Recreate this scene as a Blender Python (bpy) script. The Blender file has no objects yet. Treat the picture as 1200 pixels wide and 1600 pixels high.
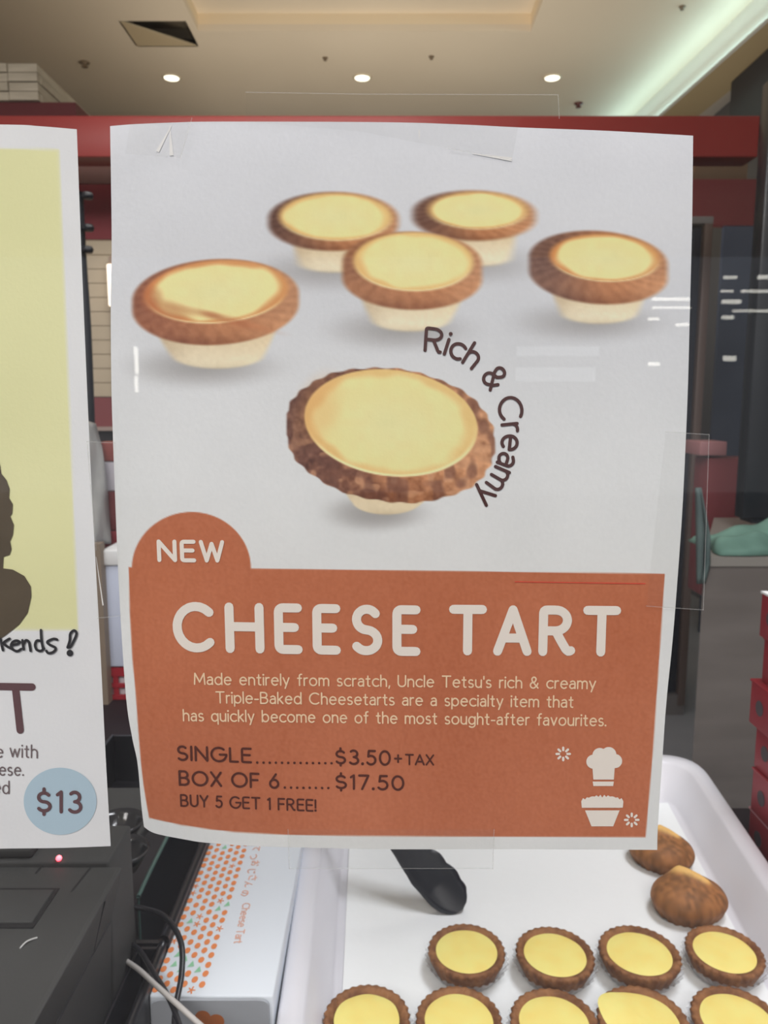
import bpy, bmesh, math, random
import numpy as np
from mathutils import Vector, Matrix
from mathutils.geometry import tessellate_polygon

random.seed(7)
S = bpy.context.scene
COL = S.collection
R = math.radians

# ------------------------------------------------------------------ camera
PITCH = R(8.2)
CP, SP = math.cos(PITCH), math.sin(PITCH)
CAM = Vector((0.0, -0.302, 1.45))
cam_d = bpy.data.cameras.new('camera')
cam = bpy.data.objects.new('camera', cam_d); COL.objects.link(cam)
cam.location = CAM
cam.rotation_euler = (R(90) - PITCH, 0, 0)
cam_d.sensor_fit = 'VERTICAL'; cam_d.sensor_height = 36.0; cam_d.lens = 27.0
cam_d.clip_start = 0.01; cam_d.clip_end = 100
cam_d.dof.use_dof = True; cam_d.dof.focus_distance = 0.305; cam_d.dof.aperture_fstop = 24
S.camera = cam

# ------------------------------------------------------------------ world, light, exposure
S.view_settings.view_transform = 'Standard'; S.view_settings.look = 'None'
S.view_settings.gamma = 1.0; S.view_settings.exposure = 0.0
S.view_settings.use_curve_mapping = False
w = bpy.data.worlds.new('mall_air'); S.world = w; w.use_nodes = True
bg = w.node_tree.nodes['Background']
bg.inputs[0].default_value = (0.965, 0.97, 1.0, 1); bg.inputs[1].default_value = 0.55

def area(name, loc, target, sx, sy, power, color):
    d = bpy.data.lights.new(name, 'AREA'); d.shape = 'RECTANGLE'; d.size = sx; d.size_y = sy
    d.energy = power; d.color = color
    o = bpy.data.objects.new(name, d); COL.objects.link(o); o.location = loc
    o.rotation_euler = (Vector(target) - Vector(loc)).to_track_quat('-Z', 'Y').to_euler()
    return o
area('poster_fill_light', (-0.4, -2.2, 3.45), (0, 0, 1.4), 2.6, 1.2, 113, (1.0, 0.965, 0.94))  # added unseen light behind the viewer, brightens the posters
area('counter_lamp', (0.55, 0.30, 2.60), (0.15, 0.35, 0.95), 0.6, 0.4, 15.5, (0.93, 0.95, 1.0))
area('concourse_wash', (0.0, 4.2, 1.75), (0.0, 5.0, 3.6), 2.6, 0.8, 32, (1.0, 0.90, 0.77))
_c = area('cove_wash', (1.935, 5.2, 3.487), (1.80, 5.2, 3.65), 6.6, 0.03, 7.5, (0.58, 0.93, 1.0))
_z = -Vector((-.72, 0, .69)).normalized(); _x = Vector((-.06, 1, 0)).normalized(); _y = _z.cross(_x)
_c.rotation_euler = Matrix((_x, _y, _z)).transposed().to_euler()
area('kitchen_lamp', (-0.3, 1.5, 2.5), (-0.5, 2.5, 1.2), 1.2, 0.5, 10, (1.0, 0.96, 0.9))

# ------------------------------------------------------------------ pixel rays to world points
def ray(px, py):
    u = (px - 600) / 1200.0; v = (800 - py) / 1200.0
    return Vector((u, CP + v * SP, -SP + v * CP))
def W(px, py, Y):
    d = ray(px, py); return CAM + d * ((Y - CAM.y) / d.y)
def WZ(px, py, Z):
    d = ray(px, py); return CAM + d * ((Z - CAM.z) / d.z)
def WX(px, py, X):
    d = ray(px, py); return CAM + d * ((X - CAM.x) / d.x)

# ------------------------------------------------------------------ colour and materials
def lin1(c):
    c = max(0.0, c) / 255.0
    return c / 12.92 if c <= 0.04045 else ((c + 0.055) / 1.055) ** 2.4
E0 = 0.775
def alb(rgb, k=1.0):
    return tuple(min(0.9, lin1(c) / E0 * k) for c in rgb) + (1.0,)

def mat(name, rgb, rough=0.5, spec=0.4, k=1.0, rgb2=None, scale=20, bump=0, metal=0, coat=0, bscale=None, detail=4, sss=0, stretch=None):
    m = bpy.data.materials.new(name); m.use_nodes = True
    nt = m.node_tree; b = nt.nodes['Principled BSDF']
    b.inputs['Roughness'].default_value = rough
    b.inputs['Specular IOR Level'].default_value = spec
    b.inputs['Metallic'].default_value = metal
    b.inputs['Coat Weight'].default_value = coat
    b.inputs['Coat Roughness'].default_value = 0.08
    if sss:
        b.inputs['Subsurface Weight'].default_value = sss
        b.inputs['Subsurface Scale'].default_value = 0.003
    b.inputs['Base Color'].default_value = alb(rgb, k)
    tc = nt.nodes.new('ShaderNodeTexCoord')
    src = tc.outputs['Object']
    if stretch:
        mp = nt.nodes.new('ShaderNodeMapping'); mp.inputs['Scale'].default_value = stretch
        nt.links.new(src, mp.inputs['Vector']); src = mp.outputs['Vector']
    if rgb2:
        n = nt.nodes.new('ShaderNodeTexNoise'); n.inputs['Scale'].default_value = scale
        n.inputs['Detail'].default_value = detail
        r = nt.nodes.new('ShaderNodeValToRGB')
        r.color_ramp.elements[0].position = 0.35; r.color_ramp.elements[1].position = 0.65
        r.color_ramp.elements[0].color = alb(rgb, k); r.color_ramp.elements[1].color = alb(rgb2, k)
        nt.links.new(src, n.inputs['Vector']); nt.links.new(n.outputs['Fac'], r.inputs['Fac'])
        nt.links.new(r.outputs['Color'], b.inputs['Base Color'])
    if bump:
        n2 = nt.nodes.new('ShaderNodeTexNoise'); n2.inputs['Scale'].default_value = bscale or scale * 2
        n2.inputs['Detail'].default_value = 5
        bp = nt.nodes.new('ShaderNodeBump'); bp.inputs['Strength'].default_value = bump
        bp.inputs['Distance'].default_value = 0.002
        nt.links.new(src, n2.inputs['Vector']); nt.links.new(n2.outputs['Fac'], bp.inputs['Height'])
        nt.links.new(bp.outputs['Normal'], b.inputs['Normal'])
    return m

def mat_vcol(name, rough=0.5, spec=0.3, bump=0.0, bscale=600, coat=0.0):
    m = bpy.data.materials.new(name); m.use_nodes = True
    nt = m.node_tree; b = nt.nodes['Principled BSDF']
    a = nt.nodes.new('ShaderNodeAttribute'); a.attribute_name = 'ink'
    nt.links.new(a.outputs['Color'], b.inputs['Base Color'])
    b.inputs['Roughness'].default_value = rough; b.inputs['Specular IOR Level'].default_value = spec
    b.inputs['Coat Weight'].default_value = coat; b.inputs['Coat Roughness'].default_value = 0.1
    if bump:
        tc = nt.nodes.new('ShaderNodeTexCoord')
        n2 = nt.nodes.new('ShaderNodeTexNoise'); n2.inputs['Scale'].default_value = bscale
        bp = nt.nodes.new('ShaderNodeBump'); bp.inputs['Strength'].default_value = bump
        bp.inputs['Distance'].default_value = 0.0005
        nt.links.new(tc.outputs['Object'], n2.inputs['Vector']); nt.links.new(n2.outputs['Fac'], bp.inputs['Height'])
        nt.links.new(bp.outputs['Normal'], b.inputs['Normal'])
    return m

def mat_emit(name, color, strength):
    m = bpy.data.materials.new(name); m.use_nodes = True
    nt = m.node_tree; b = nt.nodes['Principled BSDF']
    b.inputs['Base Color'].default_value = (0.8, 0.8, 0.8, 1)
    b.inputs['Emission Color'].default_value = tuple(color) + (1,)
    b.inputs['Emission Strength'].default_value = strength
    return m

def mat_clear(name, tint, ior=1.45, rough=0.0, haze=0.0, bump=0.0, haze_col=(0.8, 0.8, 0.8)):
    """a clear sheet: transparent with a fresnel reflection, optional thin haze and crumple"""
    m = bpy.data.materials.new(name); m.use_nodes = True
    nt = m.node_tree; nt.nodes.clear()
    out = nt.nodes.new('ShaderNodeOutputMaterial')
    tr = nt.nodes.new('ShaderNodeBsdfTransparent'); tr.inputs[0].default_value = tuple(tint) + (1,)
    gl = nt.nodes.new('ShaderNodeBsdfGlossy'); gl.inputs['Roughness'].default_value = rough
    # Schlick reflectance from the angle between the surface and the view, the same on both faces of the sheet
    ge = nt.nodes.new('ShaderNodeNewGeometry'); dt = nt.nodes.new('ShaderNodeVectorMath'); dt.operation = 'DOT_PRODUCT'
    ab = nt.nodes.new('ShaderNodeMath'); ab.operation = 'ABSOLUTE'
    om = nt.nodes.new('ShaderNodeMath'); om.operation = 'SUBTRACT'; om.inputs[0].default_value = 1.0; om.use_clamp = True
    pw = nt.nodes.new('ShaderNodeMath'); pw.operation = 'POWER'; pw.inputs[1].default_value = 5.0
    f0 = ((ior - 1) / (ior + 1)) ** 2
    fr = nt.nodes.new('ShaderNodeMath'); fr.operation = 'MULTIPLY_ADD'; fr.inputs[1].default_value = 1 - f0; fr.inputs[2].default_value = f0
    nt.links.new(ge.outputs['Incoming'], dt.inputs[0]); nt.links.new(ge.outputs['Normal'], dt.inputs[1])
    nt.links.new(dt.outputs['Value'], ab.inputs[0]); nt.links.new(ab.outputs[0], om.inputs[1])
    nt.links.new(om.outputs[0], pw.inputs[0]); nt.links.new(pw.outputs[0], fr.inputs[0])
    mx = nt.nodes.new('ShaderNodeMixShader')
    base = tr.outputs[0]
    if haze:
        df = nt.nodes.new('ShaderNodeBsdfDiffuse'); df.inputs[0].default_value = tuple(haze_col) + (1,)
        hz = nt.nodes.new('ShaderNodeMixShader'); hz.inputs[0].default_value = haze
        nt.links.new(tr.outputs[0], hz.inputs[1]); nt.links.new(df.outputs[0], hz.inputs[2]); base = hz.outputs[0]
    nt.links.new(fr.outputs[0], mx.inputs[0]); nt.links.new(base, mx.inputs[1]); nt.links.new(gl.outputs[0], mx.inputs[2])
    if bump:
        tc = nt.nodes.new('ShaderNodeTexCoord')
        n2 = nt.nodes.new('ShaderNodeTexNoise'); n2.inputs['Scale'].default_value = 60
        bp = nt.nodes.new('ShaderNodeBump'); bp.inputs['Strength'].default_value = bump; bp.inputs['Distance'].default_value = 0.002
        nt.links.new(tc.outputs['Object'], n2.inputs['Vector']); nt.links.new(n2.outputs['Fac'], bp.inputs['Height'])
        nt.links.new(bp.outputs['Normal'], gl.inputs['Normal'])
    nt.links.new(mx.outputs[0], out.inputs[0])
    return m

# ------------------------------------------------------------------ object helpers
def link_mesh(name, verts, faces, m, parent=None, smooth=False):
    me = bpy.data.meshes.new(name); me.from_pydata([tuple(v) for v in verts], [], faces); me.update()
    if m: me.materials.append(m)
    if smooth: me.polygons.foreach_set('use_smooth', [True] * len(me.polygons))
    o = bpy.data.objects.new(name, me); COL.objects.link(o)
    if parent: o.parent = parent
    return o
def tag(o, label, cat, group=None):
    o['label'] = label; o['category'] = cat
    if group: o['group'] = group
    return o
def struct(o):
    o['kind'] = 'structure'; return o
def stuff(o):
    o['kind'] = 'stuff'; return o
def thing(name, label, cat, loc=(0, 0, 0), group=None, rz=0):
    o = bpy.data.objects.new(name, None); COL.objects.link(o); o.location = loc; o.rotation_euler = (0, 0, rz)
    o.empty_display_size = 0.05
    bpy.context.view_layer.update()
    return tag(o, label, cat, group)
def box(name, x0, x1, y0, y1, z0, z1, m, parent=None, bev=0.0, seg=2):
    """world-space box; when a parent is given its location is taken off"""
    off = parent.location if parent else Vector((0, 0, 0))
    bm = bmesh.new(); bmesh.ops.create_cube(bm, size=1)
    for v in bm.verts:
        v.co = Vector((x0 + (v.co.x + .5) * (x1 - x0), y0 + (v.co.y + .5) * (y1 - y0), z0 + (v.co.z + .5) * (z1 - z0))) - off
    if bev > 0:
        bmesh.ops.bevel(bm, geom=bm.edges[:], offset=bev, segments=seg, profile=0.5, affect='EDGES')
    me = bpy.data.meshes.new(name); bm.to_mesh(me); bm.free(); me.materials.append(m)
    if bev > 0: me.polygons.foreach_set('use_smooth', [True] * len(me.polygons))
    o = bpy.data.objects.new(name, me); COL.objects.link(o)
    if parent: o.parent = parent
    if bev > 0:
        try: me.set_sharp_from_angle(angle=R(50))
        except Exception: pass
    return o
def pbox(name, px0, py0, px1, py1, Y, depth, m, parent=None, bev=0.0):
    """box whose front face stands at depth Y and spans the given sight lines"""
    pm = (py0 + py1) / 2
    x0, x1 = W(px0, pm, Y).x, W(px1, pm, Y).x
    z1, z0 = W(600, py0, Y).z, W(600, py1, Y).z
    return box(name, x0, x1, Y, Y + depth, z0, z1, m, parent, bev)
def catmull(pts, n=8, closed=False):
    P = [Vector(p) for p in pts]; out = []
    N = len(P)
    rng = range(N if closed else N - 1)
    for i in rng:
        if closed: a, b, c, d = P[(i - 1) % N], P[i], P[(i + 1) % N], P[(i + 2) % N]
        else: a, b, c, d = P[max(i - 1, 0)], P[i], P[i + 1], P[min(i + 2, N - 1)]
        for k in range(n):
            t = k / n
            out.append(0.5 * ((2 * b) + (c - a) * t + (2 * a - 5 * b + 4 * c - d) * t * t + (3 * b - a - 3 * c + d) * t ** 3))
    if not closed: out.append(P[-1])
    return out
def tube(name, pts, r, m, parent=None, n=8, seg=10):
    P = catmull(pts, n); vs = []; fs = []
    off = parent.location if parent else Vector((0, 0, 0))
    prev = Vector((0, 1, 0)) if abs((P[-1] - P[0]).normalized().z) > .8 else Vector((0, 0, 1))
    for i, p in enumerate(P):
        t = (P[min(i + 1, len(P) - 1)] - P[max(i - 1, 0)]).normalized()
        a = t.cross(prev)
        if a.length < 1e-4: a = t.cross(Vector((1, 0, 0)))
        a.normalize(); b = t.cross(a).normalized(); prev = -b if False else prev
        rr = r[min(i, len(r) - 1)] if isinstance(r, list) else r
        for k in range(seg):
            th = 2 * math.pi * k / seg
            vs.append(p - off + a * (rr * math.cos(th)) + b * (rr * math.sin(th)))
    for i in range(len(P) - 1):
        for k in range(seg):
            k2 = (k + 1) % seg
            fs.append((i * seg + k, i * seg + k2, (i + 1) * seg + k2, (i + 1) * seg + k))
    fs.append(tuple(range(seg))); fs.append(tuple((len(P) - 1) * seg + k for k in reversed(range(seg))))
    return link_mesh(name, vs, fs, m, parent, True)
def lathe(name, prof, m, parent=None, seg=48, loc=(0, 0, 0), flute=None, cap0=True, cap1=True, smooth=True):
    vs = []; fs = []
    L = Vector(loc)
    for i, (r, z) in enumerate(prof):
        for k in range(seg):
            th = 2 * math.pi * k / seg
            rr = r
            if flute: rr = r * (1 + flute(i, th))
            vs.append(L + Vector((rr * math.cos(th), rr * math.sin(th), z)))
    for i in range(len(prof) - 1):
        for k in range(seg):
            k2 = (k + 1) % seg
            fs.append((i * seg + k, i * seg + k2, (i + 1) * seg + k2, (i + 1) * seg + k))
    if cap0: fs.append(tuple(reversed(range(seg))))
    if cap1: fs.append(tuple((len(prof) - 1) * seg + k for k in range(seg)))
    return link_mesh(name, vs, fs, m, parent, smooth)

# ------------------------------------------------------------------ structure
M_ceil = mat('ceiling_paint', (204, 192, 172), 0.75, 0.2, rgb2=(198, 186, 166), scale=0.8, detail=2)
M_ceil_in = mat('coffer_paint', (212, 196, 168), 0.7, 0.2)
M_floor = mat('grey_floor_tile', (158, 160, 168), 0.35, 0.4, rgb2=(148, 150, 158), scale=3)
M_beam = mat('red_fascia', (124, 44, 40), 0.4, 0.4, rgb2=(118, 40, 38), scale=2)
M_dark = mat('dark_storefront', (30, 34, 44), 0.35, 0.4)
M_darkgrey = mat('charcoal_panel', (82, 80, 80), 0.5, 0.3)
ZC = 3.65

bpy_floor = struct(box('floor', -9, 9, -12, 12, -0.05, 0.0, M_floor))
# ceiling slab with a raised coffer: four strips round the hole plus the recess walls
cy1 = W(570, 49, 0).y
def ceil_pt(px, py): return WZ(px, py, ZC)
cA, cB = ceil_pt(310, 49), ceil_pt(830, 47)
hx0, hx1, hy1, hy0 = cA.x, cB.x, cA.y, cA.y - 2.6
vA = ceil_pt(232, 50)
bm = bmesh.new()
def addbox(bm, x0, x1, y0, y1, z0, z1):
    r = bmesh.ops.create_cube(bm, size=1)
    for v in r['verts']:
        v.co = Vector((x0 + (v.co.x + .5) * (x1 - x0), y0 + (v.co.y + .5) * (y1 - y0), z0 + (v.co.z + .5) * (z1 - z0)))
# vent opening to the left of the coffer
vx0, vx1 = ceil_pt(215, 72).x, ceil_pt(308, 72).x
vy0, vy1 = ceil_pt(240, 33).y, ceil_pt(240, 72).y
addbox(bm, -9, vx0, -12, 12, ZC, ZC + .04)
addbox(bm, vx0, vx1, -12, vy0, ZC, ZC + .04)
addbox(bm, vx0, vx1, vy1, 12, ZC, ZC + .04)
addbox(bm, vx1, hx0, -12, 12, ZC, ZC + .04) if hx0 > vx1 else None
hx0 = max(hx0, vx1)
addbox(bm, hx0, hx1, -12, hy0, ZC, ZC + .04)
addbox(bm, hx0, hx1, hy1, 12, ZC, ZC + .04)
addbox(bm, hx1, 9, -12, 12, ZC, ZC + .04)
me = bpy.data.meshes.new('ceiling'); bm.to_mesh(me); bm.free(); me.materials.append(M_ceil)
ceiling = struct(bpy.data.objects.new('ceiling', me)); COL.objects.link(ceiling)
tc_ = 0.10
box('coffer_side', hx0 - .02, hx1 + .02, hy1, hy1 + .02, ZC + .04, ZC + tc_, M_ceil_in, ceiling)
box('coffer_side', hx0 - .02, hx0, hy0, hy1, ZC + .04, ZC + tc_, M_ceil_in, ceiling)
box('coffer_side', hx1, hx1 + .02, hy0, hy1, ZC + .04, ZC + tc_, M_ceil_in, ceiling)
box('coffer_top', hx0 - .02, hx1 + .02, hy0, hy1 + .02, ZC + tc_, ZC + tc_ + .03, M_ceil, ceiling)

# cove: a lower soffit on the right with a light strip along its riser
M_cove = mat('cove_riser_paint', (208, 208, 200), 0.7, 0.2)
RX0, RX1 = 2.06, 1.90   # riser x near and far
def riser_x(y): return 2.03 + (1.93 - 2.03) * (y - 4.6) / 1.7
vs = []
for y in (2.0, 9.0):
    xr = riser_x(y)
    vs += [(xr, y, ZC), (xr, y, ZC - .19), (xr + .26, y, ZC - .19), (xr + .26, y, ZC)]
soffit = struct(link_mesh('trim_1', vs, [(0, 1, 5, 4), (1, 2, 6, 5), (2, 3, 7, 6), (0, 3, 2, 1), (4, 5, 6, 7)], M_cove))
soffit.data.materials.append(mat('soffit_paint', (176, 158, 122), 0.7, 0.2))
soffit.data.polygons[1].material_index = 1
cl = thing('cove_light', 'long mint white strip light glowing along the sloping ceiling cove at the upper right', 'light', (riser_x(5.5) - .02, 5.5, ZC - .18))
def run_bar(name, dx0, dx1, z0, z1, m, parent):
    vs = []
    for y in (2.0, 9.0):
        for dx, z in ((dx0, z0), (dx1, z0), (dx1, z1), (dx0, z1)): vs.append((riser_x(y) + dx - parent.location.x, y - 5.5, z - parent.location.z))
    return link_mesh(name, vs, [(0, 1, 5, 4), (1, 2, 6, 5), (2, 3, 7, 6), (3, 0, 4, 7), (0, 3, 2, 1), (4, 5, 6, 7)], m, parent)
run_bar('shelf_lip', -.024, -.001, ZC - .19, ZC - .183, M_cove, cl)
run_bar('light_strip', -.018, -.008, ZC - .1825, ZC - .178, mat_emit('mint_led', (0.62, 0.96, 1.0), 7.0), cl)
# dark storefront beyond the cove, right
struct(box('wall_right', 2.34, 2.5, -2, 12, 0, ZC - .191, M_darkgrey))
struct(box('trim_2', 2.20, 2.34, 3.6, 4.9, ZC - .60, ZC - .20, M_dark))
# far wall and beam
struct(box('wall_back', -9, 2.34, 6.6, 6.7, 0, ZC, M_dark))
bz0, bz1 = W(600, 245, 2.2).z, W(600, 180.5, 2.2).z
bxr = W(1186, 212, 2.2).x
struct(box('trim_3', -4.5, bxr, 2.2, 2.30, bz0, bz1, M_beam, bev=.003))

# ------------------------------------------------------------------ ceiling fittings
M_lamp = mat_emit('warm_lamp', (1.0, 0.93, 0.74), 2.6)
M_ring = mat('lamp_ring', (196, 184, 160), 0.4, 0.4)
for (px, what) in ((268, 'leftmost of the three round downlights in the beige ceiling, below the square vent'),
                   (566, 'middle one of the three round downlights in the beige ceiling, above the poster'),
                   (863, 'rightmost of the three round downlights in the beige ceiling, nearest the mint cove light')):
    p = ceil_pt(px, 120.5)
    t = thing('downlight', what, 'light', (p.x, p.y, ZC), 'round ceiling downlights')
    lathe('lamp', [(.052, 0), (.050, -.008), (.03, -.011)], M_lamp, t, 28)
    lathe('trim_ring', [(.053, 0), (.066, 0), (.064, -.006), (.053, -.009)], M_ring, t, 28, cap0=False, cap1=False)
M_head = mat('sprinkler_metal', (110, 92, 70), 0.4, 0.4)
heads = [(132, 97, 'brass sprinkler head left of the square ceiling vent'),
         (508, 90, 'small sprinkler head between the ceiling coffer and the middle downlight'),
         (904, 161, 'dark red sprinkler head to the right of the rightmost downlight'),
         (1066, 10, 'small sprinkler head high up beside the mint cove light'),
         (674, 88, 'small sprinkler head right of the middle downlight, under the coffer edge')]
for i, (px, py, lb) in enumerate(heads):
    p = ceil_pt(px, py)
    t = tag(lathe('sprinkler_head', [(.032, 0), (.032, -.008), (.012, -.012), (.012, -.026), (.022, -.028), (.020, -.031)],
            M_head if i != 2 else mat('dark_red_metal', (84, 40, 36), 0.4), None, 18), lb, 'sprinkler', 'ceiling sprinkler heads')
    t.location = (p.x, p.y, ZC)
    if i in (1, 3, 4): t.scale = (.55, .55, .6)
# vent: frame, throat and a slanting deflector
cvx, cvy = (vx0 + vx1) / 2, (vy0 + vy1) / 2
vt = thing('ceiling_vent', 'square air vent with a dark triangular opening in the beige ceiling', 'vent', (cvx, cvy, ZC))
M_vent = mat('vent_throat', (88, 80, 66), 0.6); M_ventf = mat('vent_plate', (176, 160, 130), 0.6)
z = ZC
box('throat', vx0, vx1, vy0, vy1, z + .10, z + .12, M_vent, vt)
box('throat_side', vx0, vx1, vy1, vy1 + .01, z, z + .1, M_vent, vt)
box('throat_side', vx0 - .01, vx0, vy0, vy1, z, z + .1, M_vent, vt)
box('throat_side', vx1, vx1 + .01, vy0, vy1, z, z + .1, M_vent, vt)
defl = [(vx0 - cvx, vy0 - cvy, .0), (vx0 - cvx, vy1 - cvy, .0), (vx1 - cvx, vy1 - cvy, .0)]
defl += [(a, b, c + .008) for a, b, c in defl]
link_mesh('deflector', defl, [(0, 1, 2), (5, 4, 3), (0, 2, 5, 3), (0, 3, 4, 1), (1, 4, 5, 2)], M_ventf, vt)

# plank clad bulkhead at the upper left
M_plank = mat('limewashed_plank', (178, 168, 150), 0.6, 0.3, rgb2=(160, 150, 132), scale=6, stretch=(1, 1, 6))
pA = W(57, 97, 3.0); pB = W(57, 156, 3.0)
bh = thing('bulkhead', 'pale plank clad bulkhead with a red underside at the upper left ceiling', 'bulkhead', (pA.x, 3.0, pB.z))
hz = pA.z - pB.z
for k in range(4):
    z0 = pB.z + hz * k / 4; z1 = pB.z + hz * (k + 1) / 4 - .004
    xs = [-3.0, -2.2, -1.60 + .05 * (k % 2), pA.x]
    xs = [-3.0, -2.35, pA.x - .12, pA.x]
    for i in range(3):
        box('plank', xs[i] + .002, xs[i + 1] - .002, 3.0 + .004 * ((k + i) % 2), 3.03, z0, z1, M_plank, bh)
    ys = [3.0, 3.9, 5.0, 6.2]
    for i in range(3):
        box('plank', pA.x - .03, pA.x - .003 * ((k + i) % 2), ys[i] + .033 if i == 0 else ys[i], ys[i + 1] - .004, z0, z1, M_plank, bh)
box('core', -3.0, pA.x - .031, 3.031, 6.2, pB.z, pA.z, M_ventf, bh)
box('underside', -3.0, pA.x + .14, 3.02, 6.2, pB.z - .09, pB.z - .002, mat('dark_red_underside', (86, 30, 34), 0.5), bh)

# ------------------------------------------------------------------ counter
M_counter = mat('black_counter', (38, 28, 32), 0.6, 0.2, rgb2=(32, 24, 28), scale=12)
ZT = 0.945
ct = thing('service_counter', 'dark service counter carrying the till, the cake box and the tart tray', 'counter', (0, .3, 0))
box('worktop', -1.6, 0.75, -0.02, 0.60, ZT - .03, ZT, M_counter, ct, bev=.002)
box('worktop', -1.6, -0.12, 0.602, 1.15, ZT - .03, ZT, M_counter, ct, bev=.002)
box('cabinet', -1.58, 0.73, 0.0, 0.58, 0, ZT - .03, mat('counter_carcass', (70, 40, 40), 0.5), ct)
box('cabinet', -1.58, -0.14, 0.582, 1.13, 0, ZT - .03, bpy.data.materials['counter_carcass'], ct)

# ------------------------------------------------------------------ shop window pane
M_glass = mat_clear('window_glass', (0.985, 0.985, 0.983), 1.42)
struct(box('window_1', -1.5, 1.2, -0.012, -0.007, ZT + .001, 3.3, M_glass))

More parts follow.
